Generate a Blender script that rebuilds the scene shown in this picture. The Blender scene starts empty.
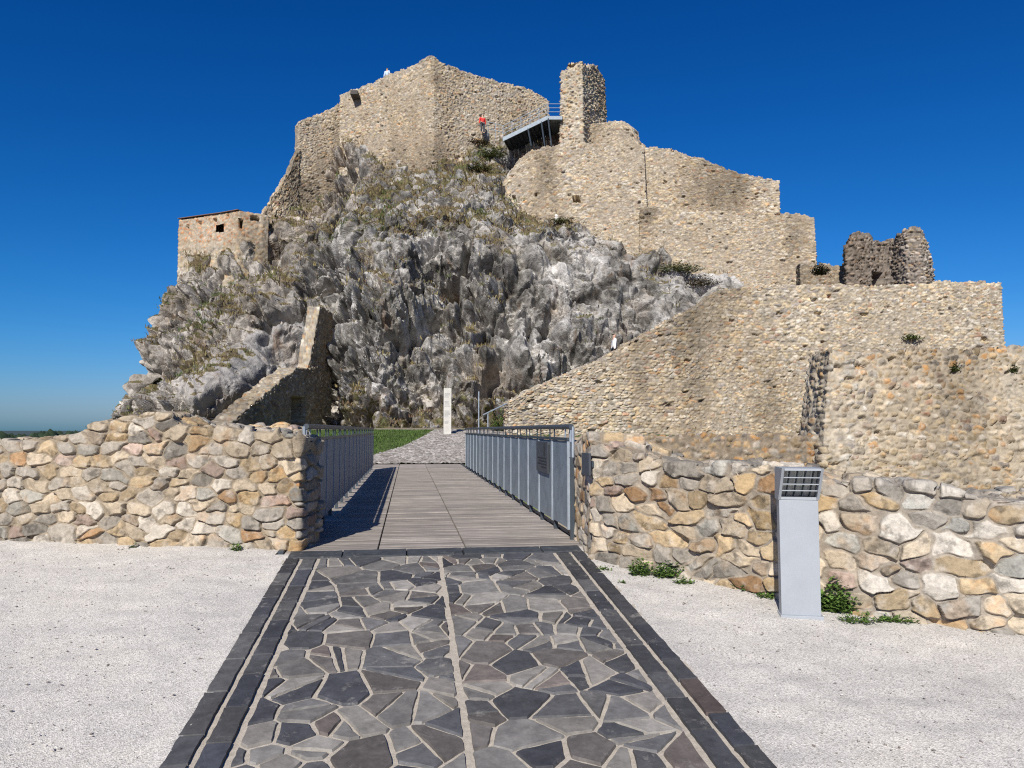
import bpy, bmesh, math, random
import numpy as np
from mathutils import Vector

random.seed(7)
R = math.radians
scene = bpy.context.scene
col = scene.collection

# ------------------------------------------------------------------ camera, light, exposure
F = 720.0
HORIZON = 430.0
PITCH = math.atan((HORIZON - 384.0) / F)
cam_data = bpy.data.cameras.new("camera")
cam_data.sensor_fit = 'HORIZONTAL'
cam_data.sensor_width = 36.0
cam_data.lens = 36.0 * F / 1024.0
cam_data.clip_start = 0.05
cam_data.clip_end = 90000.0
cam = bpy.data.objects.new("camera", cam_data)
col.objects.link(cam)
cam.location = (0, 0, 0)
cam.rotation_euler = (math.pi / 2 + PITCH, 0, 0)
scene.camera = cam

SUN_EL, SUN_HEAD = 35.5, 13.7          # elevation; compass heading the light travels towards (from +Y towards +X)
world = bpy.data.worlds.new("World")
scene.world = world
world.use_nodes = True
wn = world.node_tree
bg = wn.nodes["Background"]
sky = wn.nodes.new("ShaderNodeTexSky")
sky.sky_type = 'NISHITA'
sky.sun_disc = False
sky.sun_elevation = R(SUN_EL)
sky.sun_rotation = R(180 + SUN_HEAD)
sky.altitude = 300
sky.air_density = 1.0
sky.dust_density = 0.7
sky.ozone_density = 1.0
# polarised, deep autumn sky: per-channel response of the Nishita sky
sepc = wn.nodes.new("ShaderNodeSeparateColor"); comb = wn.nodes.new("ShaderNodeCombineColor")
wn.links.new(sky.outputs[0], sepc.inputs[0])
for ch, (ref, power, level) in enumerate(((0.571, 2.7, 0.155), (0.584, 1.38, 0.308), (0.497, 1.15, 0.475))):
    m1 = wn.nodes.new("ShaderNodeMath"); m1.operation = 'MULTIPLY'; m1.inputs[1].default_value = 0.102 / ref
    m2 = wn.nodes.new("ShaderNodeMath"); m2.operation = 'POWER'; m2.inputs[1].default_value = power
    m3 = wn.nodes.new("ShaderNodeMath"); m3.operation = 'MULTIPLY'; m3.inputs[1].default_value = level / 0.102
    wn.links.new(sepc.outputs[ch], m1.inputs[0]); wn.links.new(m1.outputs[0], m2.inputs[0]); wn.links.new(m2.outputs[0], m3.inputs[0])
    wn.links.new(m3.outputs[0], comb.inputs[ch])
wn.links.new(comb.outputs[0], bg.inputs["Color"])
bg.inputs["Strength"].default_value = 0.08
sun_data = bpy.data.lights.new("sun", 'SUN')
sun_data.energy = 5.0
sun_data.angle = R(0.53)
sun_data.color = (1.0, 0.945, 0.86)
sun = bpy.data.objects.new("sun", sun_data)
col.objects.link(sun)
hd = Vector((math.sin(R(SUN_HEAD)) * math.cos(R(SUN_EL)), math.cos(R(SUN_HEAD)) * math.cos(R(SUN_EL)), -math.sin(R(SUN_EL))))
sun.rotation_euler = hd.to_track_quat('-Z', 'Y').to_euler()
sun.location = (-10, -40, 40)
vs = scene.view_settings
vs.view_transform = 'Standard'
vs.look = 'None'
vs.gamma = 1.0
vs.use_curve_mapping = False
vs.exposure = 0.35
scene.cycles.max_bounces = 6
scene.cycles.use_denoising = False
scene.cycles.filter_width = 1.15
scene.cycles.sample_clamp_indirect = 3.0

# ------------------------------------------------------------------ measuring helpers
CP, SP = math.cos(PITCH), math.sin(PITCH)
def P(px, py, Y):
    """World point seen at photo pixel (px, py) at forward distance Y."""
    x, y = (px - 512) / F, (384 - py) / F
    fy = CP - y * SP
    return Vector((Y * x / fy, Y, Y * (SP + y * CP) / fy))
DX, DY = -0.1423, 0.9898               # direction of the footbridge and the paved way
def way(a, s, z=0.0):
    return Vector((DY * a + DX * s, -DX * a + DY * s, z))
GH, GS = 1.835, 0.1017                 # eye height above the sloping forecourt and its upslope
DECK_Z = -1.13
S0, S1 = 6.92, 24.2
def ground_z(x, y):
    return -GH + GS * (DX * x + DY * y)
def G(px, py):
    d = P(px, py, 1.0)
    Y = GH / (GS * (DX * d.x + DY) - d.z)
    return P(px, py, Y)

# ------------------------------------------------------------------ numpy noise
def _h(ix, iy, iz, seed):
    with np.errstate(over='ignore'):
        h = ix.astype(np.uint32) * np.uint32(374761393) + iy.astype(np.uint32) * np.uint32(668265263) \
            + iz.astype(np.uint32) * np.uint32(2147483647) + np.uint32(seed) * np.uint32(974711)
        h = (h ^ (h >> np.uint32(13))) * np.uint32(1274126177)
        h = (h ^ (h >> np.uint32(16))) * np.uint32(2246822519)
        h ^= h >> np.uint32(15)
    return h
def rnd(h, k=0):
    with np.errstate(over='ignore'):
        g = (h + np.uint32(k * 40503 + 1)) * np.uint32(2654435761)
        g = (g ^ (g >> np.uint32(15))) * np.uint32(2246822519)
        g ^= g >> np.uint32(13)
    return (g & np.uint32(0xFFFFFF)).astype(np.float32) / np.float32(0xFFFFFF)
def vnoise(p, seed=0):
    i = np.floor(p).astype(np.int64)
    f = (p - i).astype(np.float32)
    f = f * f * (3 - 2 * f)
    out = 0
    for a in (0, 1):
        for b in (0, 1):
            for c in (0, 1):
                w = (f[:, 0] if a else 1 - f[:, 0]) * (f[:, 1] if b else 1 - f[:, 1]) * (f[:, 2] if c else 1 - f[:, 2])
                out = out + w * rnd(_h(i[:, 0] + a, i[:, 1] + b, i[:, 2] + c, seed))
    return out * 2 - 1
def fbm(p, octv=4, seed=0, gain=0.5):
    s, a, t = 0, 1.0, 0
    q = np.asarray(p, np.float64)
    for o in range(octv):
        s = s + a * vnoise(q, seed + o * 17)
        t += a
        a *= gain
        q = q * 2.03 + 13.7
    return s / t
def worley(p, cell, jit=(1, 1, 1), seed=0):
    """Nearest cell: hash, true distance to the cell border, offset from the cell's centre."""
    cell = np.asarray(cell, np.float64)
    q = np.asarray(p, np.float64) / cell
    i = np.floor(q).astype(np.int64)
    n = len(q)
    b1 = np.full(n, 9e9, np.float32); b2 = np.full(n, 9e9, np.float32)
    p1 = np.zeros((n, 3), np.float32); p2 = np.zeros((n, 3), np.float32)
    hid = np.zeros(n, np.uint32)
    for a in (-1, 0, 1):
        for b in (-1, 0, 1):
            for c in (-1, 0, 1):
                cx, cy, cz = i[:, 0] + a, i[:, 1] + b, i[:, 2] + c
                h = _h(cx, cy, cz, seed)
                o = np.stack([cx - q[:, 0] + 0.5 + (rnd(h, 1) - .5) * jit[0], cy - q[:, 1] + 0.5 + (rnd(h, 2) - .5) * jit[1],
                              cz - q[:, 2] + 0.5 + (rnd(h, 3) - .5) * jit[2]], 1).astype(np.float32)
                d = (o * o).sum(1)
                m1 = d < b1
                m2 = (~m1) & (d < b2)
                b2 = np.where(m1, b1, np.where(m2, d, b2))
                p2 = np.where(m1[:, None], p1, np.where(m2[:, None], o, p2))
                b1 = np.where(m1, d, b1)
                p1 = np.where(m1[:, None], o, p1)
                hid = np.where(m1, h, hid)
    e = p2 - p1
    ln = np.sqrt((e * e).sum(1)) + 1e-6
    border = (b2 - b1) / (2 * ln)
    border = border / (np.sqrt(((e / ln[:, None] / cell) ** 2).sum(1)) + 1e-6)
    return hid, border, (-p1 * cell).astype(np.float32)
def stones(p, cell, jit, seed):
    """Blocky packed stones: rows offset like rough courses, each stone turned and sized on its own."""
    cell = np.asarray(cell, np.float64)
    q = np.asarray(p, np.float64) / cell
    i = np.floor(q).astype(np.int64)
    n = len(q)
    b1 = np.full(n, 9e9, np.float32); b2 = np.full(n, 9e9, np.float32)
    p1 = np.zeros((n, 3), np.float32); hid = np.zeros(n, np.uint32)
    for c in (-1, 0, 1):
        for b in (-1, 0, 1):
            for a in (-1, 0, 1):
                cx, cy, cz = i[:, 0] + a, i[:, 1] + b, i[:, 2] + c
                h = _h(cx, cy, cz, seed)
                ox = (q[:, 0] - cx - 0.5 - (rnd(h, 1) - .5) * jit[0] - 0.5 * (cz & 1)).astype(np.float32)
                oy = (q[:, 1] - cy - 0.5 - (rnd(h, 2) - .5) * jit[1]).astype(np.float32)
                oz = (q[:, 2] - cz - 0.5 - (rnd(h, 3) - .5) * jit[2]).astype(np.float32)
                an = (rnd(h, 4) - .5) * 0.5
                ca, sa = np.cos(an), np.sin(an)
                sx = 0.78 + 0.5 * rnd(h, 5); sz = 0.82 + 0.42 * rnd(h, 6)
                rx = np.abs(ox * ca + oz * sa) * sx; rz = np.abs(-ox * sa + oz * ca) * sz
                d = np.sqrt(np.sqrt(rx ** 4 + np.abs(oy) ** 4 + rz ** 4))
                o = np.stack([ox, oy, oz], 1)
                m1 = d < b1; m2 = (~m1) & (d < b2)
                b2 = np.where(m1, b1, np.where(m2, d, b2))
                b1 = np.where(m1, d, b1)
                p1 = np.where(m1[:, None], o, p1)
                hid = np.where(m1, h, hid)
    return hid, (b2 - b1) * 0.5 * float(np.mean(cell)), (p1 * cell).astype(np.float32)
def blocks(p, cell, seed, slope=2.2, tilt=0.5):
    """Height of packed angular boulders: the upper envelope of tilted, steep-sided blocks."""
    cell = np.asarray(cell, np.float64)
    q = np.asarray(p, np.float64) / cell
    i = np.floor(q).astype(np.int64)
    n = len(q)
    best = np.full(n, -2.0, np.float32); hid = np.zeros(n, np.uint32)
    for a in (-1, 0, 1):
        for b in (-1, 0, 1):
            for c in (-1, 0, 1):
                cx, cy, cz = i[:, 0] + a, i[:, 1] + b, i[:, 2] + c
                h = _h(cx, cy, cz, seed)
                ox = (q[:, 0] - cx - rnd(h, 1)).astype(np.float32)
                oy = (q[:, 1] - cy - rnd(h, 2)).astype(np.float32)
                oz = (q[:, 2] - cz - rnd(h, 3)).astype(np.float32)
                an = rnd(h, 4) * 1.6; ca, sa = np.cos(an), np.sin(an)
                bn = (rnd(h, 5) - .5) * 1.4; cb, sb = np.cos(bn), np.sin(bn)
                rx = ox * ca + oz * sa; rz = -ox * sa + oz * ca
                ry = oy * cb + rx * sb; rx2 = rx * cb - oy * sb
                A = rnd(h, 6) * 0.55
                top = A + tilt * ((rnd(h, 7) - .5) * 2 * rx2 + (rnd(h, 8) - .5) * 2 * rz)
                side = A + 0.72 + 0.45 * rnd(h, 9) - slope * np.maximum(np.maximum(np.abs(rx2) * (0.8 + .5 * rnd(h, 10)), np.abs(rz)), np.abs(ry))
                v = np.minimum(top, side)
                m = v > best
                best = np.where(m, v, best); hid = np.where(m, h, hid)
    return best, hid
def sstep(a, b, x):
    t = np.clip((x - a) / (b - a), 0, 1)
    return t * t * (3 - 2 * t)

# ------------------------------------------------------------------ mesh helpers
def fast_mesh(name, co, quads, colors=None, smooth=True):
    me = bpy.data.meshes.new(name)
    co = np.asarray(co, np.float32); quads = np.asarray(quads, np.int32)
    k = quads.shape[1]
    me.vertices.add(len(co)); me.vertices.foreach_set("co", co.ravel())
    me.loops.add(quads.size); me.loops.foreach_set("vertex_index", quads.ravel())
    me.polygons.add(len(quads))
    me.polygons.foreach_set("loop_start", np.arange(0, quads.size, k, dtype=np.int32))
    me.update(calc_edges=True)
    if colors is not None:
        at = me.attributes.new("Col", 'FLOAT_COLOR', 'POINT')
        c4 = np.ones((len(co), 4), np.float32); c4[:, :3] = colors
        at.data.foreach_set("color", c4.ravel())
    me.validate()
    (me.shade_smooth if smooth else me.shade_flat)()
    return me
def grid_quads(nu, nv, off=0):
    i, j = np.meshgrid(np.arange(nu - 1), np.arange(nv - 1), indexing='ij')
    a = (i * nv + j).ravel() + off
    return np.stack([a, a + nv, a + nv + 1, a + 1], 1)
def grid_normals(g):
    du = np.gradient(g, axis=0); dv = np.gradient(g, axis=1)
    n = np.cross(du, dv)
    return n / (np.linalg.norm(n, axis=2, keepdims=True) + 1e-9)
def link(name, me, mat=None, parent=None):
    o = bpy.data.objects.new(name, me)
    col.objects.link(o)
    if mat: me.materials.append(mat)
    if parent: o.parent = parent
    return o
def tag(o, label=None, cat=None, group=None, kind=None):
    if label: o["label"] = label
    if cat: o["category"] = cat
    if group: o["group"] = group
    if kind: o["kind"] = kind
    return o
def empty(name, loc=(0, 0, 0), rz=0.0):
    o = bpy.data.objects.new(name, None)
    o.empty_display_size = 0.2
    col.objects.link(o)
    o.location = loc; o.rotation_euler = (0, 0, rz)
    return o
class MB:
    """Collects boxes, tubes and polygons into one mesh."""
    def __init__(self): self.v, self.f = [], []
    def add(self, v, f):
        o = len(self.v); self.v += [tuple(x) for x in v]; self.f += [tuple(i + o for i in q) for q in f]
    def box8(self, c):
        self.add(c, [(0, 3, 2, 1), (4, 5, 6, 7), (0, 1, 5, 4), (1, 2, 6, 5), (2, 3, 7, 6), (3, 0, 4, 7)])
    def box(self, x0, x1, y0, y1, z0, z1):
        self.box8([(x0, y0, z0), (x1, y0, z0), (x1, y1, z0), (x0, y1, z0), (x0, y0, z1), (x1, y0, z1), (x1, y1, z1), (x0, y1, z1)])
    def wbox(self, a0, a1, s0, s1, z0, z1):
        self.box8([way(a, s, z) for z in (z0, z1) for a, s in ((a0, s0), (a1, s0), (a1, s1), (a0, s1))])
    def tube(self, p, q, r, n=8, r2=None):
        p, q = Vector(p), Vector(q); r2 = r if r2 is None else r2
        d = (q - p).normalized()
        u = d.cross(Vector((0, 0, 1)) if abs(d.z) < .9 else Vector((1, 0, 0))).normalized(); w = d.cross(u)
        vs_ = [p + (u * math.cos(t) + w * math.sin(t)) * r for t in [2 * math.pi * k / n for k in range(n)]]
        vs_ += [q + (u * math.cos(t) + w * math.sin(t)) * r2 for t in [2 * math.pi * k / n for k in range(n)]]
        self.add(vs_, [(k, (k + 1) % n, n + (k + 1) % n, n + k) for k in range(n)] + [tuple(range(n))[::-1], tuple(range(n, 2 * n))])
    def build(self, name, mat, parent=None, bevel=0.0, smooth=False):
        me = bpy.data.meshes.new(name)
        me.from_pydata(self.v, [], self.f); me.update()
        if bevel > 0:
            bm = bmesh.new(); bm.from_mesh(me)
            bmesh.ops.recalc_face_normals(bm, faces=bm.faces)
            bmesh.ops.bevel(bm, geom=bm.edges[:], offset=bevel, segments=2, affect='EDGES', profile=0.6)
            bm.to_mesh(me); bm.free()
        else:
            bm = bmesh.new(); bm.from_mesh(me)
            bmesh.ops.recalc_face_normals(bm, faces=bm.faces)
            bm.to_mesh(me); bm.free()
        if smooth: me.shade_smooth()
        return link(name, me, mat, parent)

# ------------------------------------------------------------------ materials
def new_mat(name):
    m = bpy.data.materials.new(name); m.use_nodes = True
    nt = m.node_tree
    return m, nt, nt.nodes["Principled BSDF"]
def N(nt, t, **kw):
    n = nt.nodes.new(t)
    for k, v in kw.items():
        if k in n.inputs: n.inputs[k].default_value = v
        else: setattr(n, k, v)
    return n
def mix(nt, blend, fac, a, b):
    n = nt.nodes.new("ShaderNodeMix"); n.data_type = 'RGBA'; n.blend_type = blend
    for sock, val in ((n.inputs[0], fac), (n.inputs[6], a), (n.inputs[7], b)):
        if hasattr(val, "is_linked") or hasattr(val, "links"): nt.links.new(val, sock)
        elif isinstance(val, (int, float)): sock.default_value = val
        else: sock.default_value = (*val, 1)
    return n.outputs[2]
def ramp(nt, src, stops):
    n = nt.nodes.new("ShaderNodeValToRGB")
    e = n.color_ramp.elements
    while len(e) < len(stops): e.new(0.5)
    for k, (p, c) in enumerate(stops):
        e[k].position = p
        e[k].color = (*((c, c, c) if isinstance(c, (int, float)) else c), 1)
    nt.links.new(src, n.inputs[0])
    return n.outputs[0]
def coords(nt): return nt.nodes.new("ShaderNodeTexCoord").outputs["Object"]
def noise(nt, co, scale, detail=4, rough=0.6):
    n = N(nt, "ShaderNodeTexNoise", Scale=scale, Detail=detail, Roughness=rough)
    nt.links.new(co, n.inputs["Vector"]); return n
def bump(nt, bsdf, src, strength, dist, prev=None):
    b = N(nt, "ShaderNodeBump", Strength=strength, Distance=dist)
    nt.links.new(src, b.inputs["Height"])
    if prev: nt.links.new(prev, b.inputs["Normal"])
    nt.links.new(b.outputs[0], bsdf.inputs["Normal"])
    return b.outputs[0]
def attr_mat(name, fine, dist, strength=0.6, rough=0.92, var=(0.72, 1.2), fine2=None):
    """Mineral surface: stone colours from the mesh, finer grain and bumps from noise."""
    m, nt, b = new_mat(name)
    a = N(nt, "ShaderNodeAttribute", attribute_name="Col")
    co = coords(nt)
    n1 = noise(nt, co, fine, 6, 0.7)
    c = mix(nt, 'MULTIPLY', 1.0, a.outputs["Color"], ramp(nt, n1.outputs[0], [(0.3, var[0]), (0.7, var[1])]))
    nt.links.new(c, b.inputs["Base Color"])
    b.inputs["Roughness"].default_value = rough
    b.inputs["Specular IOR Level"].default_value = 0.25
    nb = bump(nt, b, n1.outputs[0], strength, dist)
    if fine2:
        n2 = noise(nt, co, fine2, 3, 0.6)
        bump(nt, b, n2.outputs[0], 0.5, dist * 0.4, nb)
    return m
def plain_mat(name, color, rough=0.6, metal=0.0, nscale=8.0, lo=0.85, hi=1.12, bstr=0.0, bdist=0.002):
    m, nt, b = new_mat(name)
    co = coords(nt)
    n1 = noise(nt, co, nscale, 5, 0.65)
    c = mix(nt, 'MULTIPLY', 1.0, color, ramp(nt, n1.outputs[0], [(0.3, lo), (0.7, hi)]))
    nt.links.new(c, b.inputs["Base Color"])
    b.inputs["Roughness"].default_value = rough
    b.inputs["Metallic"].default_value = metal
    if bstr: bump(nt, b, noise(nt, co, nscale * 6, 3).outputs[0], bstr, bdist)
    return m
M = {}
M['near_stone'] = attr_mat("rubble_masonry_near", 26.0, 0.010, 0.75, fine2=110.0, var=(0.68, 1.22))
M['far_stone'] = attr_mat("rubble_masonry_far", 3.2, 0.05, 0.7, var=(0.66, 1.25), fine2=12.0)
def rock_material():
    m, nt, b = new_mat("limestone_cliff")
    a = N(nt, "ShaderNodeAttribute", attribute_name="Col")
    w = N(nt, "ShaderNodeAttribute", attribute_name="Warm")
    sp = nt.nodes.new("ShaderNodeSeparateColor"); nt.links.new(a.outputs["Color"], sp.inputs[0])
    co = coords(nt)
    def math_(op, x, y):
        n = nt.nodes.new("ShaderNodeMath"); n.operation = op
        for k, v in enumerate((x, y)):
            if hasattr(v, "links"): nt.links.new(v, n.inputs[k])
            else: n.inputs[k].default_value = v
        return n.outputs[0]
    n1 = noise(nt, co, 0.42, 9, 0.66); n2 = noise(nt, co, 1.5, 9, 0.72); n3 = noise(nt, co, 0.22, 6, 0.6)
    mp = N(nt, "ShaderNodeMapping"); nt.links.new(co, mp.inputs["Vector"]); mp.inputs["Scale"].default_value = (1.0, 1.0, 0.32)
    n4 = noise(nt, mp.outputs[0], 0.8, 7, 0.65); n5 = noise(nt, co, 5.0, 6, 0.7)
    rock = ramp(nt, n1.outputs[0], [(0.37, (0.125, 0.115, 0.10)), (0.45, (0.255, 0.245, 0.222)), (0.54, (0.37, 0.356, 0.33)), (0.66, (0.50, 0.487, 0.46))])
    rock = mix(nt, 'MULTIPLY', 1.0, rock, ramp(nt, n2.outputs[0], [(0.34, 0.40), (0.46, 0.98), (0.66, 1.2)]))
    rock = mix(nt, 'MULTIPLY', 1.0, rock, ramp(nt, sp.outputs[2], [(0.15, 0.52), (0.85, 1.25)]))
    slab = ramp(nt, n2.outputs[0], [(0.35, (0.17, 0.172, 0.175)), (0.65, (0.30, 0.30, 0.30))])
    rock = mix(nt, 'MIX', math_('MULTIPLY', sp.outputs[1], 0.75), rock, slab)
    wm = math_('ADD', w.outputs["Fac"], ramp(nt, n3.outputs[0], [(0.54, 0.0), (0.68, 0.45)]))
    rock = mix(nt, 'MIX', math_('MINIMUM', wm, 0.8), rock, mix(nt, 'MULTIPLY', 1.0, (0.40, 0.32, 0.235), ramp(nt, n2.outputs[0], [(0.36, 0.5), (0.64, 1.25)])))
    rust = ramp(nt, n4.outputs[0], [(0.58, 0.0), (0.68, 0.6)])
    rock = mix(nt, 'MIX', rust, rock, (0.19, 0.12, 0.068))
    gcol = ramp(nt, n2.outputs[0], [(0.36, (0.055, 0.05, 0.028)), (0.46, (0.10, 0.075, 0.04)), (0.54, (0.135, 0.108, 0.05)), (0.66, (0.075, 0.09, 0.03))])
    gcol = mix(nt, 'MULTIPLY', 1.0, gcol, ramp(nt, n5.outputs[0], [(0.35, 0.6), (0.65, 1.35)]))
    gf = math_('ADD', sp.outputs[0], math_('MULTIPLY', math_('SUBTRACT', n2.outputs[0], 0.5), 2.2))
    gf = ramp(nt, gf, [(0.40, 0.0), (0.52, 0.95)])
    col_ = mix(nt, 'MIX', gf, rock, gcol)
    nt.links.new(col_, b.inputs["Base Color"])
    b.inputs["Roughness"].default_value = 0.92; b.inputs["Specular IOR Level"].default_value = 0.2
    vo = N(nt, "ShaderNodeTexVoronoi", Scale=2.6); vo.feature = 'DISTANCE_TO_EDGE'
    wob = mix(nt, 'ADD', 0.22, co, noise(nt, co, 2.0, 3).outputs[1]); nt.links.new(wob, vo.inputs["Vector"])
    nb = bump(nt, b, ramp(nt, vo.outputs["Distance"], [(0.0, 0.0), (0.05, 1.0)]), 0.3, 0.08)
    nb = bump(nt, b, n2.outputs[0], 0.6, 0.22, nb)
    bump(nt, b, n5.outputs[0], 0.5, 0.07, nb)
    return m
M['rock'] = rock_material()
M['slate'] = attr_mat("slate_paving", 14.0, 0.004, 0.5, rough=0.62, var=(0.72, 1.28), fine2=120.0)
def slate_flecks():
    m = M['slate']; nt = m.node_tree; b = nt.nodes["Principled BSDF"]
    co = coords(nt)
    src = b.inputs["Base Color"].links[0].from_socket
    n1 = noise(nt, co, 9.0, 7, 0.75); n2 = noise(nt, co, 2.2, 3)
    f = mix(nt, 'MULTIPLY', 1.0, ramp(nt, n1.outputs[0], [(0.56, 0.0), (0.66, 0.6)]), ramp(nt, n2.outputs[0], [(0.42, 0.0), (0.58, 1.0)]))
    n3 = noise(nt, co, 3.0, 6, 0.7)
    c = mix(nt, 'MULTIPLY', 1.0, src, ramp(nt, n3.outputs[0], [(0.35, 0.82), (0.65, 1.2)]))
    nt.links.new(mix(nt, 'MIX', f, c, (0.27, 0.255, 0.23)), b.inputs["Base Color"])
slate_flecks()
M['veg'] = attr_mat("foliage", 5.0, 0.0, 0.0, rough=0.75, var=(0.8, 1.2))
M['terrain'] = attr_mat("earth_and_grass", 2.0, 0.05, 0.6, var=(0.7, 1.25))
M['mortar'] = plain_mat("lime_mortar", (0.42, 0.375, 0.31), 0.95, nscale=30, lo=0.75, hi=1.15, bstr=0.7, bdist=0.006)
M['steel'] = plain_mat("galvanised_steel", (0.30, 0.345, 0.39), 0.5, 0.35, nscale=7, lo=0.8, hi=1.15)
M['panel'] = plain_mat("galvanised_sheet", (0.185, 0.225, 0.26), 0.55, 0.25, nscale=5, lo=0.78, hi=1.18)
M['dark_steel'] = plain_mat("dark_painted_steel", (0.055, 0.07, 0.085), 0.45, 0.3, nscale=10)
M['grey_paint'] = plain_mat("light_grey_paint", (0.285, 0.31, 0.335), 0.5, nscale=6, lo=0.94, hi=1.05)
M['plate'] = plain_mat("dark_sign_plate", (0.05, 0.055, 0.065), 0.5, nscale=14)
M['letter'] = plain_mat("engraved_lettering", (0.012, 0.013, 0.015), 0.7)
M['white_stone'] = plain_mat("white_stele_stone", (0.50, 0.49, 0.44), 0.8, nscale=4, lo=0.82, hi=1.06, bstr=0.3)
M['inscription'] = plain_mat("faint_inscription", (0.30, 0.30, 0.29), 0.8)
M['red_cloth'] = plain_mat("red_jacket_cloth", (0.62, 0.035, 0.03), 0.8)
M['white_cloth'] = plain_mat("white_shirt_cloth", (0.75, 0.75, 0.74), 0.85)
M['blue_cloth'] = plain_mat("pale_blue_shirt_cloth", (0.45, 0.55, 0.72), 0.85)
M['dark_cloth'] = plain_mat("dark_trouser_cloth", (0.03, 0.035, 0.05), 0.85)
M['skin'] = plain_mat("skin", (0.50, 0.31, 0.22), 0.6)
M['hair'] = plain_mat("dark_hair", (0.012, 0.010, 0.009), 0.6)
M['glass'] = plain_mat("lamp_glass", (0.50, 0.54, 0.50), 0.12, nscale=3)

def gravel_material():
    m, nt, b = new_mat("pale_gravel")
    co = coords(nt)
    v1 = N(nt, "ShaderNodeTexVoronoi", Scale=130.0); nt.links.new(co, v1.inputs["Vector"])
    v2 = N(nt, "ShaderNodeTexVoronoi", Scale=38.0); nt.links.new(co, v2.inputs["Vector"])
    n1 = noise(nt, co, 0.8, 8, 0.7)
    n2 = noise(nt, co, 80.0, 4, 0.7)
    base = ramp(nt, n1.outputs[0], [(0.3, (0.45, 0.427, 0.395)), (0.5, (0.53, 0.505, 0.46)), (0.68, (0.59, 0.555, 0.485))])
    c = mix(nt, 'MULTIPLY', 1.0, base, ramp(nt, v1.outputs["Color"], [(0.08, 0.66), (0.45, 1.0), (0.95, 1.22)]))
    c = mix(nt, 'MULTIPLY', 1.0, c, ramp(nt, n2.outputs[0], [(0.28, 0.62), (0.48, 1.0), (0.75, 1.12)]))
    spk = ramp(nt, v2.outputs["Color"], [(0.0, 1.0), (0.085, 1.0), (0.1, 0.0)])
    core = ramp(nt, v2.outputs["Distance"], [(0.2, 1.0), (0.38, 0.0)])
    f = mix(nt, 'MULTIPLY', 1.0, spk, core)
    c = mix(nt, 'MIX', f, c, (0.24, 0.215, 0.2))
    nt.links.new(c, b.inputs["Base Color"])
    b.inputs["Roughness"].default_value = 0.95
    b.inputs["Specular IOR Level"].default_value = 0.2
    nb = bump(nt, b, v1.outputs["Distance"], 0.55, 0.006)
    nb = bump(nt, b, n2.outputs[0], 0.5, 0.008, nb)
    return m
M['gravel'] = gravel_material()
def wood_material():
    m, nt, b = new_mat("weathered_planks")
    a = N(nt, "ShaderNodeAttribute", attribute_name="Col")
    co = coords(nt)
    mp = N(nt, "ShaderNodeMapping"); nt.links.new(co, mp.inputs["Vector"])
    mp.inputs["Rotation"].default_value = (0, 0, -R(8.18))
    mp.inputs["Scale"].default_value = (3.0, 40.0, 20.0)
    n1 = N(nt, "ShaderNodeTexNoise", Scale=1.0, Detail=6, Roughness=0.7); nt.links.new(mp.outputs[0], n1.inputs["Vector"])
    n2 = noise(nt, co, 1.6, 4)
    c = mix(nt, 'MULTIPLY', 1.0, a.outputs["Color"], ramp(nt, n1.outputs[0], [(0.3, 0.62), (0.7, 1.3)]))
    c = mix(nt, 'MULTIPLY', 1.0, c, ramp(nt, n2.outputs[0], [(0.35, 0.85), (0.65, 1.12)]))
    nt.links.new(c, b.inputs["Base Color"]); b.inputs["Roughness"].default_value = 0.85
    bump(nt, b, n1.outputs[0], 0.6, 0.004)
    return m
M['wood'] = wood_material()

# ------------------------------------------------------------------ rubble masonry
TAN = [((0.44, 0.36, 0.235), 5), ((0.40, 0.34, 0.24), 4), ((0.34, 0.305, 0.245), 4), ((0.51, 0.465, 0.375), 3), ((0.42, 0.27, 0.14), 0.8), ((0.27, 0.24, 0.21), 2), ((0.58, 0.54, 0.46), 1.5), ((0.34, 0.22, 0.15), 0.8)]
NEAR = [((0.44, 0.375, 0.28), 6), ((0.40, 0.315, 0.20), 4), ((0.355, 0.33, 0.285), 5), ((0.50, 0.465, 0.40), 3.2), ((0.42, 0.315, 0.18), 0.9), ((0.34, 0.215, 0.115), 0.6), ((0.26, 0.245, 0.215), 1.2), ((0.33, 0.325, 0.29), 1.2), ((0.40, 0.315, 0.265), 0.7)]
MOSSY = [((0.30, 0.23, 0.14), 4), ((0.24, 0.20, 0.15), 4), ((0.36, 0.27, 0.16), 3), ((0.42, 0.38, 0.32), 1.5), ((0.38, 0.22, 0.09), 1.2), ((0.19, 0.17, 0.14), 3)]
BRICK = [((0.42, 0.22, 0.115), 5), ((0.44, 0.28, 0.16), 4), ((0.38, 0.27, 0.18), 3), ((0.46, 0.38, 0.27), 3)]
GREY = [((0.27, 0.235, 0.20), 4), ((0.20, 0.175, 0.15), 4), ((0.36, 0.32, 0.27), 3), ((0.46, 0.42, 0.37), 2), ((0.33, 0.26, 0.17), 1.5)]
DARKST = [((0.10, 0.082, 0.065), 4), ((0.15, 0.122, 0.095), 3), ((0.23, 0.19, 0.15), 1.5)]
def palette(h, pal, k=11):
    w = np.array([x[1] for x in pal], float); w = np.cumsum(w / w.sum())
    idx = np.searchsorted(w, rnd(h, k)).clip(0, len(pal) - 1)
    c = np.array([x[0] for x in pal], np.float32)[idx]
    v = 0.66 + 0.62 * rnd(h, k + 1)
    return c * v[:, None]
def resample(pts, res):
    pts = np.array(pts, float)
    seg = np.linalg.norm(np.diff(pts, axis=0), axis=1)
    u = np.concatenate([[0], np.cumsum(seg)])
    n = max(2, int(u[-1] / res) + 1)
    uu = np.linspace(0, u[-1], n)
    return u, uu, np.stack([np.interp(uu, u, pts[:, 0]), np.interp(uu, u, pts[:, 1])], 1)
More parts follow.
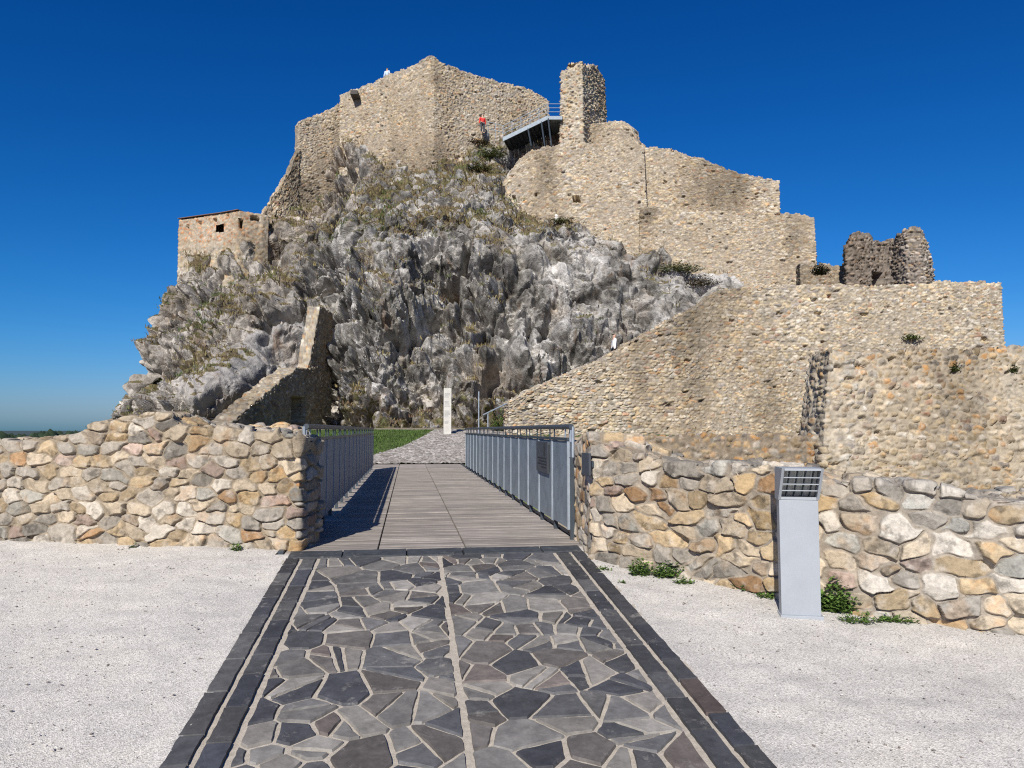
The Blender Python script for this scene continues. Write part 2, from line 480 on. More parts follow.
def rubble_wall(name, pts, tops, bottom, thick, cell=(0.3, 0.25, 0.2), res=0.05, amp=0.05, mortar_w=0.02, pal=TAN, mortar=(0.40, 0.35, 0.27),
                batter=0.0, rag=0.5, seed=1, mat='far_stone', holes=(), through=(), pal2=None, pal2_fn=None, stain=0.35, warp=0.35, parent=None, tilt=0.22, back_res=2, och_amt=0.7, face=0.13, jit=(0.85, 0.9, 0.6), tint=1.0, fine_spots=0.35, smear=0.0, mixed=False, pits=0.0):
    """One rubble stone wall following pts (front face, left to right), every stone standing proud of its mortar."""
    ukey, uu, xy = resample(pts, res)
    t = np.gradient(xy, axis=0)
    t /= np.linalg.norm(t, axis=1, keepdims=True) + 1e-9
    kk = max(1, int(0.12 / res))
    nb = np.stack([-t[:, 1], t[:, 0]], 1)
    if isinstance(tops, (int, float)): tops = [tops] * len(pts)
    if isinstance(tops[0], (tuple, list)):       # (u fraction, z) profile
        zt = np.interp(uu, [a * ukey[-1] for a, _ in tops], [z for _, z in tops])
    else:
        zt = np.interp(uu, ukey, tops)
    zb = np.interp(uu, ukey, bottom) if isinstance(bottom, (list, tuple)) else np.full(len(uu), float(bottom))
    cidx = np.floor(uu / (cell[0] * 0.9)).astype(np.int64)
    z0 = np.zeros_like(cidx)
    step = rnd(_h(cidx, z0, z0, seed + 5)) - 0.5
    step2 = fbm(np.stack([uu / (cell[0] * 5), uu * 0, uu * 0], 1), 3, seed + 9)
    zt = zt + rag * cell[2] * (step * 1.1 + step2 * 1.6)
    zt = np.maximum(zt, zb + 0.05)
    H = float((zt - zb).max())
    nf = max(4, int(H / res)); nt = max(3, int(thick / res)); nk = max(4, int(H / (res * back_res)))
    wv = np.concatenate([np.zeros(nf), np.linspace(0, thick, nt + 2)[1:-1], np.full(nk, thick)])
    fv = np.concatenate([np.linspace(0, 1, nf), np.ones(nt), np.linspace(1, 0, nk)])
    ncap = max(2, int(thick / 2 / res))
    caps = np.linspace(0, 1, ncap + 1)[:-1]
    cols = [(0, f) for f in caps] + [(i, 1.0) for i in range(len(uu))] + [(len(uu) - 1, f) for f in caps[::-1]]
    ci = np.array([c[0] for c in cols]); cf = np.array([c[1] for c in cols])
    W = thick / 2 + (wv[None, :] - thick / 2) * cf[:, None]
    Z = zb[ci][:, None] + (zt - zb)[ci][:, None] * fv[None, :]
    U = np.repeat(uu[ci][:, None], len(wv), 1)
    off = W.copy()
    if batter:
        off = W - batter * (zt[ci][:, None] - Z) * np.where(wv < thick * 0.5, 1, 0)[None, :] * cf[:, None]
    endshift = np.zeros_like(W)
    if batter:
        endshift = (2 * uu[ci] / uu[-1] - 1)[:, None] * batter * (zt[ci][:, None] - Z)
    X = xy[ci][:, 0][:, None] + nb[ci][:, 0][:, None] * off + t[ci][:, 0][:, None] * endshift
    Y = xy[ci][:, 1][:, None] + nb[ci][:, 1][:, None] * off + t[ci][:, 1][:, None] * endshift
    g = np.stack([X, Y, Z], 2)
    nrm = grid_normals(g)
    # outward check on the middle of the front
    mid = nrm[len(ci) // 2, nf // 2]
    if mid[0] * nb[len(uu) // 2, 0] + mid[1] * nb[len(uu) // 2, 1] > 0: nrm = -nrm
    q = np.stack([U, W, Z], 2).reshape(-1, 3)
    wp = q / (np.mean(cell) * 1.3)
    qw = q + warp * np.mean(cell) * 0.45 * np.stack([vnoise(wp, seed + 21), vnoise(wp + 31, seed + 22), vnoise(wp + 57, seed + 23)], 1)
    wp2 = q / (np.mean(cell) * 0.33)
    qw = qw + warp * np.mean(cell) * 0.14 * np.stack([vnoise(wp2, seed + 24), vnoise(wp2 + 31, seed + 25), vnoise(wp2 + 57, seed + 26)], 1)
    hid, bd, offs = stones(qw + np.array([0, cell[1] * 0.5, 0]), cell, jit, seed)
    if mixed:                                   # patches laid in smaller, flatter stones
        c2 = np.array(cell) * np.array([0.72, 0.8, 0.62])
        hb, bb, ob = stones(qw + np.array([3.1, c2[1] * 0.5, 0.07]), c2, jit, seed + 300)
        pk = (fbm(q / np.array([2.6, 2.6, 1.5]), 3, seed + 310) > 0.06)
        hid = np.where(pk, hb, hid); bd = np.where(pk, bb, bd); offs = np.where(pk[:, None], ob, offs)
    sm = smear * sstep(0.02, 0.4, fbm(q / np.array([1.7, 1.7, 1.1]) + 5, 4, seed + 320))
    mw = mortar_w * (0.5 + rnd(hid, 31) * 1.2) * (1 + 0.8 * sm)
    body = sstep(mw * 0.5, mw * 1.0 + np.mean(cell) * face, bd)
    prot = 0.35 + 0.9 * rnd(hid, 32)
    tl = (offs[:, 0] * (rnd(hid, 33) - .5) + offs[:, 2] * (rnd(hid, 34) - .5)) * tilt * 2
    rough = fbm(q / (np.mean(cell) * 0.45), 4, seed + 40)
    rd = rnd(hid, 36) * 6.283
    ridge = -np.abs(offs[:, 0] * np.cos(rd) + offs[:, 2] * np.sin(rd)) * 0.30 * (rnd(hid, 37) > 0.45) * tilt / 0.22 * 0.5
    d = (amp * body * prot + body * (tl * 0.5 + ridge)) * (1 - 0.55 * sm) + amp * 0.32 * rough
    if pits: d = d - np.where(rnd(hid, 41) < pits, (0.10 + 0.16 * rnd(hid, 42)) * sstep(0.0, np.mean(cell) * 0.12, bd), 0)
    g2 = g.reshape(-1, 3) + nrm.reshape(-1, 3) * d[:, None]
    c = palette(hid, pal)
    if pal2 is not None:
        m2 = np.clip(pal2_fn(q[:, 0] / ukey[-1], q[:, 2]) + 0.35 * rough, 0, 1)[:, None]
        c = c * (1 - m2) + palette(hid, pal2) * m2
    och = sstep(0.1, 0.45, fbm(q / (np.mean(cell) * 0.5), 5, seed + 50, 0.62) + 0.6 * (rnd(hid, 35) - .62))[:, None]
    c = c * (1 - och_amt * och) + c * np.array([1.08, 0.72, 0.40]) * och_amt * och
    ltn = sstep(0.1, 0.5, fbm(q / (np.mean(cell) * 0.4) + 9, 5, seed + 60, 0.62))[:, None]
    c = c * (1 - 0.5 * ltn) + np.array([0.50, 0.465, 0.41]) * 0.5 * ltn
    dkn = sstep(0.08, 0.45, fbm(q / (np.mean(cell) * 0.33) + 19, 5, seed + 65, 0.65))[:, None]
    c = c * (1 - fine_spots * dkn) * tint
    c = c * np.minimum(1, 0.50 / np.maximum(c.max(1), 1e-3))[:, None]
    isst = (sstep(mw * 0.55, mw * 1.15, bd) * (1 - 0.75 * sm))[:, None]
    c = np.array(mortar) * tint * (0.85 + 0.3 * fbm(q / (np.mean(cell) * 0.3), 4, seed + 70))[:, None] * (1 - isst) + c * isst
    st = fbm(q / np.array([2.2, 2.2, 4.0]) * 0.6, 4, seed + 80)[:, None]
    c = c * (1 - stain * sstep(0.0, 0.55, st)) * np.where(st > 0, np.array([1, .97, .93]), 1)
    c = c * (1 + 0.25 * stain * sstep(0.0, 0.5, -st))
    keep = np.ones((len(ci), len(wv)), bool)
    front = (wv < 1e-6)
    nbv = np.repeat(nb[ci][:, None, :], len(wv), 1).reshape(-1, 2)
    dirs = -nrm.reshape(-1, 3)
    for (u0, u1, z0_, z1_, dep) in holes:
        inside = (q[:, 0] > u0) & (q[:, 0] < u1) & (q[:, 2] > z0_) & (q[:, 2] < z1_) & np.tile(front, len(ci)) & (np.repeat(cf, len(wv)) > .99)
        g2[inside, 0] += nbv[inside, 0] * dep
        g2[inside, 1] += nbv[inside, 1] * dep
    quads = grid_quads(len(ci), len(wv))
    for (u0, u1, z0_, z1_) in through:
        inside = (q[:, 0] > u0) & (q[:, 0] < u1) & (q[:, 2] > z0_) & (q[:, 2] < z1_) & (np.repeat(cf, len(wv)) > .99)
        quads = quads[~inside[quads].any(1)]
    me = fast_mesh(name, g2, quads, c)
    return link(name, me, M[mat], parent)

def boxwall_top(px0, py0, Y0): return P(px0, py0, Y0)

# ------------------------------------------------------------------ ground, forecourt and plain
def terrain():
    xs = np.concatenate([np.linspace(-400, -60, 18)[:-1], np.linspace(-60, 60, 161), np.linspace(60, 400, 18)[1:]])
    ys = np.concatenate([np.linspace(-300, -30, 14)[:-1], np.linspace(-30, 110, 187), np.linspace(110, 400, 14)[1:]])
    X, Y = np.meshgrid(xs, ys, indexing='ij')
    S = DX * X + DY * Y
    A = DY * X - DX * Y
    z_front = -GH + GS * np.minimum(S, 6.6) - 0.35
    z_far = -1.30 + 0.088 * np.clip(S - 24.5, 0, 16)
    z = np.where(S < 7.3 - 0.25 * np.clip(X - 1.2, 0, 8) , z_front, np.where(S < 22.6, -4.2, z_far))
    # ground on the outer side of the ledge wall, right of the footbridge
    z = np.where((S > 22.2) & (A > 2.2) & (X > 3), np.maximum(z, -0.42), z)
    z = z - 0.75 * np.clip(-X - 15, 0, 30) * (S > 22)
    rr = np.sqrt((np.maximum(np.abs(X) - 34, 0)) ** 2 + (np.maximum(Y - 95, 0)) ** 2 + (np.maximum(-Y - 25, 0)) ** 2)
    z = z - 0.62 * np.minimum(rr, 98)
    q = np.stack([X, Y, X * 0], 2).reshape(-1, 3)
    z = z + 0.06 * fbm(q / 1.5, 3, 3).reshape(z.shape) + np.where(rr > 1, 1.5, 0) * fbm(q / 20, 3, 4).reshape(z.shape)
    gn = fbm(q / 2.5, 4, 8)
    c = np.where((gn > 0.05)[:, None], np.array([0.10, 0.13, 0.045]), np.array([0.22, 0.19, 0.14]))
    me = fast_mesh("hill_ground", np.stack([X, Y, z], 2).reshape(-1, 3), grid_quads(*X.shape), c)
    tag(link("hill_ground", me, M['terrain']), kind="structure")
terrain()
# far plain: one sheet to the horizon, with forest belts
def plain():
    m, nt, b = new_mat("far_plain")
    co = coords(nt)
    n1 = noise(nt, co, 0.0011, 5, 0.6)
    c = ramp(nt, n1.outputs[0], [(0.35, (0.02, 0.035, 0.035)), (0.55, (0.03, 0.05, 0.045)), (0.7, (0.045, 0.06, 0.05))])
    nt.links.new(c, b.inputs["Base Color"]); b.inputs["Roughness"].default_value = 1.0
    mb = MB(); Rr = 60000.0
    mb.add([(-Rr, -Rr, -62), (Rr, -Rr, -62), (Rr, Rr, -62), (-Rr, Rr, -62)], [(0, 1, 2, 3)])
    tag(mb.build("far_plain", m), kind="structure")
plain()
def forest():
    # a wooded belt across the plain, seen as one dark mass over the left wall
    n = 1500
    rng = np.random.default_rng(5)
    V, Q, C = [], [], []
    ico = bmesh.new(); bmesh.ops.create_icosphere(ico, subdivisions=2, radius=1.0)
    bv = np.array([v.co[:] for v in ico.verts]); bf = np.array([[v.index for v in f.verts] for f in ico.faces]); ico.free()
    for k in range(n):
        y = 560 + rng.random() ** 1.5 * 760
        x = -(0.12 + rng.random() * 1.3) * y
        r = 9 + rng.random() * 7
        h = 50 + rng.random() * 8
        p = bv * np.array([r, r, h * 0.5]) * (1 + 0.25 * vnoise(bv * 2.2 + k, k))[:, None] + np.array([x, y, -62 + h * 0.5])
        Q.append(bf + len(V) * len(bv)); V.append(p)
        C.append(np.tile(np.array([0.022, 0.038, 0.018]) * (0.7 + 0.7 * rng.random()), (len(bv), 1)))
    me = fast_mesh("far_forest", np.concatenate(V), np.concatenate(Q), np.concatenate(C))
    tag(link("far_forest", me, M['veg']), "dark green forest belt on the plain beyond the left wall", "forest", kind="stuff")
forest()

LW = [G(-330, 537), G(-120, 538), G(0, 540), G(150, 546), G(298, 550)]
RW = [G(592, 560), G(690, 578), G(790, 602), G(900, 620), G(1024, 634), G(1180, 654), G(1500, 700)]
RW.append(RW[-1] + (RW[-1] - RW[-2]) * 3.0)
def forecourt():
    res = 0.04
    xs = np.arange(-12, 12, res); ys = np.arange(-9, 8.2, res)
    X, Y = np.meshgrid(xs, ys, indexing='ij')
    S = DX * X + DY * Y; A = DY * X - DX * Y
    q = np.stack([X, Y, X * 0], 2).reshape(-1, 3)
    de0 = np.maximum(np.maximum(-1.06 - A, A - 1.64), 0)
    z = ground_z(X, Y) + 0.022 * fbm(q / 0.9, 4, 12).reshape(X.shape) * (1 - np.exp(-(de0 / 0.35) ** 2)) + 0.011 * fbm(q / 0.14, 2, 13).reshape(X.shape)
    inway = sstep(0.0, 0.10, np.minimum(A + 1.04, 1.62 - A))
    z = z - 0.035 * inway
    de = np.maximum(np.maximum(-1.06 - A, A - 1.64), 0)
    z = z + (0.010 + 0.016 * fbm(q / 0.2, 3, 15).reshape(X.shape)) * np.exp(-(de / 0.10) ** 2)
    wl = [Vector((-14, LW[0].y, 0))] + LW + [way(-1.1, S0), way(1.66, S0)] + RW
    ymax = np.interp(X, [p.x for p in wl], [p.y for p in wl]) + 0.2
    ok = (Y < ymax) & ((S < S0 - 0.02) | (A < -1.15) | (A > 1.70))
    quads = grid_quads(*X.shape)
    quads = quads[ok.reshape(-1)[quads].all(1)]
    me = fast_mesh("gravel_ground", np.stack([X, Y, z], 2).reshape(-1, 3), quads)
    tag(link("gravel_ground", me, M['gravel']), kind="structure")
    # loose pebbles
    rng = np.random.default_rng(3)
    V, Q, C = [], [], []
    bv = np.array([(1, 0, 0), (-1, 0, 0), (0, 1, 0), (0, -1, 0), (0, 0, 1), (0, 0, -1)], float)
    bf = np.array([(0, 2, 4), (2, 1, 4), (1, 3, 4), (3, 0, 4), (2, 0, 5), (1, 2, 5), (3, 1, 5), (0, 3, 5)])
    n = 0
    while n < 5200:
        y = 2.2 + 5.4 * rng.random(); x = (rng.random() * 2 - 1) * (0.85 * y + 0.3)
        a = DY * x - DX * y
        if -1.08 < a < 1.66 and (rng.random() < 0.93 or -0.8 < a < 1.38): continue
        onk = -1.08 < a < 1.66
        if y > np.interp(x, [p.x for p in wl], [p.y for p in wl]) - 0.02: continue
        r = 0.0022 + 0.008 * rng.random() ** 5
        ang = rng.random() * 6.28
        p = bv * np.array([r * (0.8 + rng.random()), r, r * 0.6]) * (0.75 + 0.5 * rng.random((6, 1)))
        p = np.stack([p[:, 0] * math.cos(ang) - p[:, 1] * math.sin(ang), p[:, 0] * math.sin(ang) + p[:, 1] * math.cos(ang), p[:, 2]], 1)
        zz = ground_z(x, y) + 0.022 * float(fbm(np.array([[x, y, 0.]]) / 0.9, 4, 12)[0]) + 0.004
        if onk: zz = ground_z(x, y) + 0.023; p = p * 0.6
        Q.append(bf + n * 6); V.append(p + np.array([x, y, zz]))
        cc = np.array([0.5, 0.47, 0.43]) * (0.45 + 0.75 * rng.random())
        if rng.random() < 0.18: cc = np.array([0.20, 0.17, 0.15])
        C.append(np.tile(cc, (6, 1))); n += 1
    me = fast_mesh("loose_pebbles", np.concatenate(V), np.concatenate(Q), np.concatenate(C), smooth=False)
    tag(link("loose_pebbles", me, M['near_stone']), "loose pebbles scattered over the pale gravel", "gravel", kind="stuff")
forecourt()

# ------------------------------------------------------------------ crazy paved way
def clip_half(poly, px, py, nx, ny):
    out = []
    for k in range(len(poly)):
        a, b = poly[k], poly[(k + 1) % len(poly)]
        da = (a[0] - px) * nx + (a[1] - py) * ny; db = (b[0] - px) * nx + (b[1] - py) * ny
        if da <= 0: out.append(a)
        if (da < 0 < db) or (db < 0 < da):
            t_ = da / (da - db); out.append((a[0] + (b[0] - a[0]) * t_, a[1] + (b[1] - a[1]) * t_))
    return out
def area(poly): return 0.5 * abs(sum(poly[k][0] * poly[(k + 1) % len(poly)][1] - poly[(k + 1) % len(poly)][0] * poly[k][1] for k in range(len(poly))))
def inset(poly, w):
    if sum(poly[k][0] * poly[(k + 1) % len(poly)][1] - poly[(k + 1) % len(poly)][0] * poly[k][1] for k in range(len(poly))) < 0: poly = poly[::-1]
    out = poly
    for k in range(len(poly)):
        a, b = poly[k], poly[(k + 1) % len(poly)]
        l = math.hypot(b[0] - a[0], b[1] - a[1])
        if l < 1e-6: continue
        nx, ny = (b[1] - a[1]) / l, -(b[0] - a[0]) / l
        out = clip_half(out, a[0] - nx * w, a[1] - ny * w, nx, ny)
        if len(out) < 3: return []
    return out
def slab_mesh(stones, z_fn, h0, h1, ch):
    """stones: list of (polygon, colour); each becomes a chamfered slab with uneven edges."""
    V, Fc, C = [], [], []
    for poly, c in stones:
        pts = []
        for k in range(len(poly)):
            a, b = poly[k], poly[(k + 1) % len(poly)]
            l = math.hypot(b[0] - a[0], b[1] - a[1]); n = max(1, int(l / 0.035))
            for j in range(n):
                t_ = j / n
                jx = random.uniform(-1, 1) * (0.002 if j else 0.006)
                jy = random.uniform(-1, 1) * (0.002 if j else 0.006)
                pts.append((a[0] + (b[0] - a[0]) * t_ + jx, a[1] + (b[1] - a[1]) * t_ + jy))
        if len(pts) < 3: continue
        cx = sum(p[0] for p in pts) / len(pts); cy = sum(p[1] for p in pts) / len(pts)
        tx, ty = random.uniform(-1, 1) * 0.012, random.uniform(-1, 1) * 0.012
        dh = random.uniform(-0.002, 0.002)
        o = len(V); n = len(pts)
        for (x, y) in pts:
            p = way(x, y); V.append((p.x, p.y, z_fn(p.x, p.y) + h0)); C.append(c)
        for (x, y) in pts:
            r_ = math.hypot(x - cx, y - cy) + 1e-6; k = max(0.3, 1 - ch / r_)
            xx, yy = cx + (x - cx) * k, cy + (y - cy) * k
            p = way(xx, yy); V.append((p.x, p.y, z_fn(p.x, p.y) + h1 + dh + tx * (xx - cx) + ty * (yy - cy) + random.uniform(-1, 1) * 0.0012)); C.append(c)
        p = way(cx, cy); V.append((p.x, p.y, z_fn(p.x, p.y) + h1 + dh)); C.append(c)
        for k in range(n):
            k2 = (k + 1) % n
            Fc.append((o + k, o + k2, o + n + k2)); Fc.append((o + k, o + n + k2, o + n + k)); Fc.append((o + n + k, o + n + k2, o + 2 * n))
    return fast_mesh("slate_slabs", V, Fc, np.array(C), smooth=False)
A_IN0, A_OUT0 = -0.795, -1.06
A_IN1, A_OUT1 = 1.375, 1.64
A_MID = 0.292
def paving():
    mb = MB()
    sN = -4.0
    def zz(p): return ground_z(p.x, p.y) + 0.004
    ss = np.linspace(sN, S0 - 0.2, 30)
    vs_ = []
    for s in ss:
        for a in (A_OUT0 - 0.03, A_OUT1 + 0.03):
            p = way(a, s); vs_.append((p.x, p.y, zz(p)))
    mb.add(vs_, [(2 * k, 2 * k + 1, 2 * k + 3, 2 * k + 2) for k in range(len(ss) - 1)])
    root = empty("paved_way", way(A_MID, 3.5, ground_z(*way(A_MID, 3.5).xy)))
    base = mb.build("mortar_bed", M['mortar'])
    DARK = [(0.030, 0.031, 0.034), (0.040, 0.041, 0.043), (0.052, 0.052, 0.052)]
    MID = [(0.076, 0.074, 0.070), (0.096, 0.092, 0.084), (0.066, 0.060, 0.054)]
    LITE = [(0.14, 0.132, 0.116), (0.12, 0.112, 0.098)]
    def pick():
        r = random.random()
        c = random.choice(DARK) if r < 0.36 else random.choice(MID) if r < 0.72 else random.choice(LITE) if r < 0.975 else (0.08, 0.068, 0.06)
        v = random.uniform(1.3, 2.1); return (c[0] * v * 0.99, c[1] * v * 0.99, c[2] * v * 1.01)
    stones = []
    for (a0, a1) in ((A_IN0 + 0.022, A_MID - 0.010), (A_MID + 0.010, A_IN1 - 0.022)):
        seeds = []
        tries = 0
        while tries < 9000:
            tries += 1
            x, y = random.uniform(a0 - .1, a1 + .1), random.uniform(sN, S0 - 0.25)
            rad = 0.125 + 0.155 * (0.5 + 0.5 * math.sin(x * 5.1 + 1.3 * math.sin(y * 2.3)) * math.cos(y * 3.7 + x))
            if all((x - q[0]) ** 2 + ((y - q[1]) * 0.92) ** 2 > rad * rad for q in seeds): seeds.append((x, y))
        for (x, y) in seeds:
            poly = [(a0, max(sN, y - 1)), (a1, max(sN, y - 1)), (a1, min(S0 - 0.235, y + 1)), (a0, min(S0 - 0.235, y + 1))]
            for q in sorted(seeds, key=lambda q: (q[0] - x) ** 2 + (q[1] - y) ** 2)[1:22]:
                poly = clip_half(poly, (x + q[0]) / 2, (y + q[1]) / 2, q[0] - x, q[1] - y)
                if len(poly) < 3: break
            if len(poly) < 3: continue
            parts = [poly]
            for _ in range(2):
                nxt = []
                for pl in parts:
                    ar = area(pl)
                    if ar > 0.035 and random.random() < (0.62 if ar > 0.08 else 0.4):
                        cx = sum(p[0] for p in pl) / len(pl) + random.uniform(-.04, .04); cy = sum(p[1] for p in pl) / len(pl) + random.uniform(-.04, .04)
                        th = random.uniform(0, math.pi); nx, ny = math.cos(th), math.sin(th)
                        A1, B1 = clip_half(pl, cx, cy, nx, ny), clip_half(pl, cx, cy, -nx, -ny)
                        if len(A1) > 2 and len(B1) > 2 and min(area(A1), area(B1)) > 0.008: nxt += [A1, B1]; continue
                    nxt.append(pl)
                parts = nxt
            for pl in parts:
                w = random.uniform(0.007, 0.013)
                q = inset(pl, w)
                if len(q) >= 3 and area(q) > 0.002: stones.append((q, pick()))
    me = slab_mesh(stones, ground_z, 0.001, 0.017, 0.006)
    root.location = (0, 0, 0)
    crazy = link("flagstones", me, M['slate'], root)
    # two rows of dark kerb setts on each side, a light joint between, and a row across at the deck
    st = []
    rows = [(A_OUT0, A_OUT0 + 0.112), (A_OUT0 + 0.146, A_IN0 - 0.004), (A_IN1 + 0.004, A_OUT1 - 0.146), (A_OUT1 - 0.112, A_OUT1)]
    for (a0, a1) in rows:
        s = sN
        while s < S0 - 0.25:
            l = random.uniform(0.24, 0.46); e = min(s + l, S0 - 0.235)
            if e - s > 0.05:
                kv = random.uniform(1.1, 2.0); c = tuple(x * kv for x in random.choice(DARK + [(0.03, 0.032, 0.038)])) if random.random() < 0.96 else (0.075, 0.06, 0.055)
                st.append(([(a0, s + .004), (a1, s + .004), (a1, e - .004), (a0, e - .004)], c))
            s = e if e - s > 0.05 else S0
    a = A_OUT0
    while a < A_OUT1 - 0.05:
        e = min(a + random.uniform(0.45, 0.75), A_OUT1)
        st.append(([(a + .004, S0 - 0.215), (e - .004, S0 - 0.215), (e - .004, S0 - 0.015), (a + .004, S0 - 0.015)], (0.045, 0.05, 0.056)))
        a = e
    me = slab_mesh(st, ground_z, 0.001, 0.021, 0.004)
    link("kerb_setts", me, M['slate'], root)
    base.parent = root
    tag(root, "crazy paved slate path with light joints and dark kerb rows leading to the footbridge", "path", kind="structure")
paving()

# ------------------------------------------------------------------ footbridge
def footbridge():
    root = empty("footbridge")
    rng = random.Random(2)
    V, Q, C = [], [], []
    seams = [-1.12, -0.275, 0.56, 1.72]
    pw = 0.118
    n = int((S1 - S0) / pw)
    for k in range(n):
        for j in range(3):
            a0, a1 = seams[j] + 0.007, seams[j + 1] - 0.007
            s0, s1 = S0 + k * pw + 0.003, S0 + (k + 1) * pw - 0.004
            z = DECK_Z + rng.uniform(-0.002, 0.003)
            v = rng.uniform(0.78, 1.18)
            c = (0.265 * v, 0.235 * v, 0.205 * v)
            o = len(V)
            for zz in (DECK_Z - 0.045, z - 0.005):
                for a, s in ((a0, s0), (a1, s0), (a1, s1), (a0, s1)): V.append(tuple(way(a, s, zz))); C.append(c)
            for a, s in ((a0 + .003, s0 + .005), (a1 - .003, s0 + .005), (a1 - .003, s1 - .005), (a0 + .003, s1 - .005)): V.append(tuple(way(a, s, z))); C.append(c)
            for b in (0, 4):
                for i in range(4): Q.append((o + b + i, o + b + (i + 1) % 4, o + b + 4 + (i + 1) % 4, o + b + 4 + i))
            Q.append((o + 8, o + 9, o + 10, o + 11)); Q.append((o + 3, o + 2, o + 1, o))
    link("deck", fast_mesh("deck", V, Q, np.array(C), smooth=False), M['wood'], root)
    for a in (-1.0, -0.27, 0.56, 1.6):
        mb = MB(); mb.wbox(a - 0.08, a + 0.08, S0 - 0.1, S1 + 0.3, DECK_Z - 0.4, DECK_Z - 0.05); mb.build("beam", M['dark_steel'], root)
    for a0 in (-1.175, 1.725):
        mb = MB(); mb.wbox(a0, a0 + 0.05, S0, S1, DECK_Z - 0.2, DECK_Z + 0.02); mb.build("edge_beam", M['dark_steel'], root)
    tag(root, "level wooden footbridge of weathered cross planks over the castle moat", "bridge")
footbridge()

def railing(a, s0, s1, label):
    root = empty("bridge_railing", way(a, s0, DECK_Z))
    inv = Vector(root.location)
    side = 1 if a > 0.3 else -1
    def B(): 
        return MB()
    def fin(mb, name, mat, smooth=False):
        mb.v = [tuple(Vector(v) - inv) for v in mb.v]
        return mb.build(name, mat, root, smooth=smooth)
    zr = DECK_Z + 1.165
    mb = B(); mb.tube(way(a, s0 - 0.12, zr), way(a, s1 + 0.05, zr), 0.027, 12); fin(mb, "handrail", M['dark_steel'], False)
    zt = DECK_Z + 1.02
    mb = B(); mb.wbox(a - 0.02, a + 0.02, s0, s1, zt, zt + 0.03); fin(mb, "top_bar", M['dark_steel'])
    n = round((s1 - s0) / 0.85); w = (s1 - s0) / n
    for k in range(n + 1):
        s = s0 + k * w
        mb = B(); mb.wbox(a + side * 0.012, a + side * 0.055, s - 0.02, s + 0.02, DECK_Z - 0.22, zt); fin(mb, "post", M['dark_steel'])
        for ds in (-0.10, 0.16):
            if s0 - 0.12 <= s + ds <= s1:
                mb = B(); mb.tube(way(a, s + ds, zt - 0.01), way(a, s + ds, zr), 0.009, 6); fin(mb, "rod", M['dark_steel'] if k > 0 else M['steel'])
    for k in range(n):
        sa, sb = s0 + k * w + 0.012, s0 + (k + 1) * w - 0.012
        mb = B(); mb.wbox(a - 0.006, a + 0.006, sa + 0.03, sb - 0.03, DECK_Z + 0.115, zt - 0.005)
        p = fin(mb, "panel", M['panel'])
        for e in (sa, sb - 0.028):
            fr = B(); fr.wbox(a - 0.014, a + 0.014, e, e + 0.028, DECK_Z + 0.1, zt - 0.003)
            fr.v = [tuple(Vector(v) - inv) for v in fr.v]
            fr.build("panel_frame", M['steel'], p)
    for ds in (0.0, -0.11):
        mb = B(); mb.tube(way(a + side * 0.02, s0 + ds, DECK_Z + 0.85), way(a + side * 0.02, s0 + ds, zr), 0.016, 8); fin(mb, "end_rod", M['steel'])
    tag(root, label, "railing", "railings along the footbridge")
RA_R, RA_L = 1.655, -0.985
railing(RA_R, 7.36, 20.9, "grey metal railing with the dark sign plate, right side of the footbridge")
railing(RA_L, 7.36, 20.9, "grey metal railing casting its shadow on the planks, left side of the footbridge")
# dark sign plate on the right railing
def sign_plate():
    a = RA_R - 0.03
    root = empty("sign_plate", way(a, 8.35, -0.15))
    inv = Vector(root.location)
    mb = MB(); mb.wbox(a - 0.006, a + 0.006, 8.33, 9.08, -0.51, -0.14)
    mb.v = [tuple(Vector(v) - inv) for v in mb.v]; mb.build("plate", M['plate'], root)
    mb = MB(); mb.wbox(a - 0.009, a - 0.0065, 8.50, 8.57, -0.31, -0.17)
    mb.wbox(a - 0.009, a - 0.0065, 8.515, 8.555, -0.17, -0.155)
    mb.v = [tuple(Vector(v) - inv) for v in mb.v]; mb.build("emblem", M['letter'], root)
    for k, (e0, e1) in enumerate(((8.42, 8.98), (8.42, 8.9), (8.42, 8.98), (8.42, 8.75))):
        mb = MB(); z = -0.345 - k * 0.036
        mb.wbox(a - 0.009, a - 0.0065, e0, e1, z, z + 0.013)
        mb.v = [tuple(Vector(v) - inv) for v in mb.v]; mb.build("text_line", M['letter'], root)
    tag(root, "dark square plaque with a narrow emblem and text lines on the right railing", "plaque")
sign_plate()

# ------------------------------------------------------------------ near rubble walls
def near_wall_left():
    zt = [P(-330, 428, LW[0].y).z, P(-120, 430, LW[1].y).z]
    keys = [(-330, 430), (-120, 433), (0, 440), (20, 440), (40, 441), (60, 440), (74, 436), (92, 428), (115, 421), (150, 414), (168, 418), (185, 426), (205, 431), (240, 432), (298, 433)]
    pts, tops = [], []
    for px, py in keys:
        x = np.interp(px, [-330, -120, 0, 150, 298], [p.x for p in LW]); y = np.interp(px, [-330, -120, 0, 150, 298], [p.y for p in LW])
        pts.append((x, y)); tops.append(P(px, py, y + 0.05).z)
    o = rubble_wall("stone_wall", pts, tops, [ground_z(*p) - 0.3 for p in pts], 0.62, cell=(0.205, 0.31, 0.115), res=0.0072, smear=0.2, amp=0.04, mortar_w=0.009, tint=0.92, och_amt=0.36, fine_spots=0.5, pal=NEAR,
                    mortar=(0.33, 0.28, 0.21), rag=0.28, seed=31, mat='near_stone', stain=0.12, warp=0.42, tilt=0.46, face=0.022, jit=(0.8, 0.2, 0.55))
    tag(o, "low rubble stone wall with a humped top, left of the footbridge", "wall")
near_wall_left()
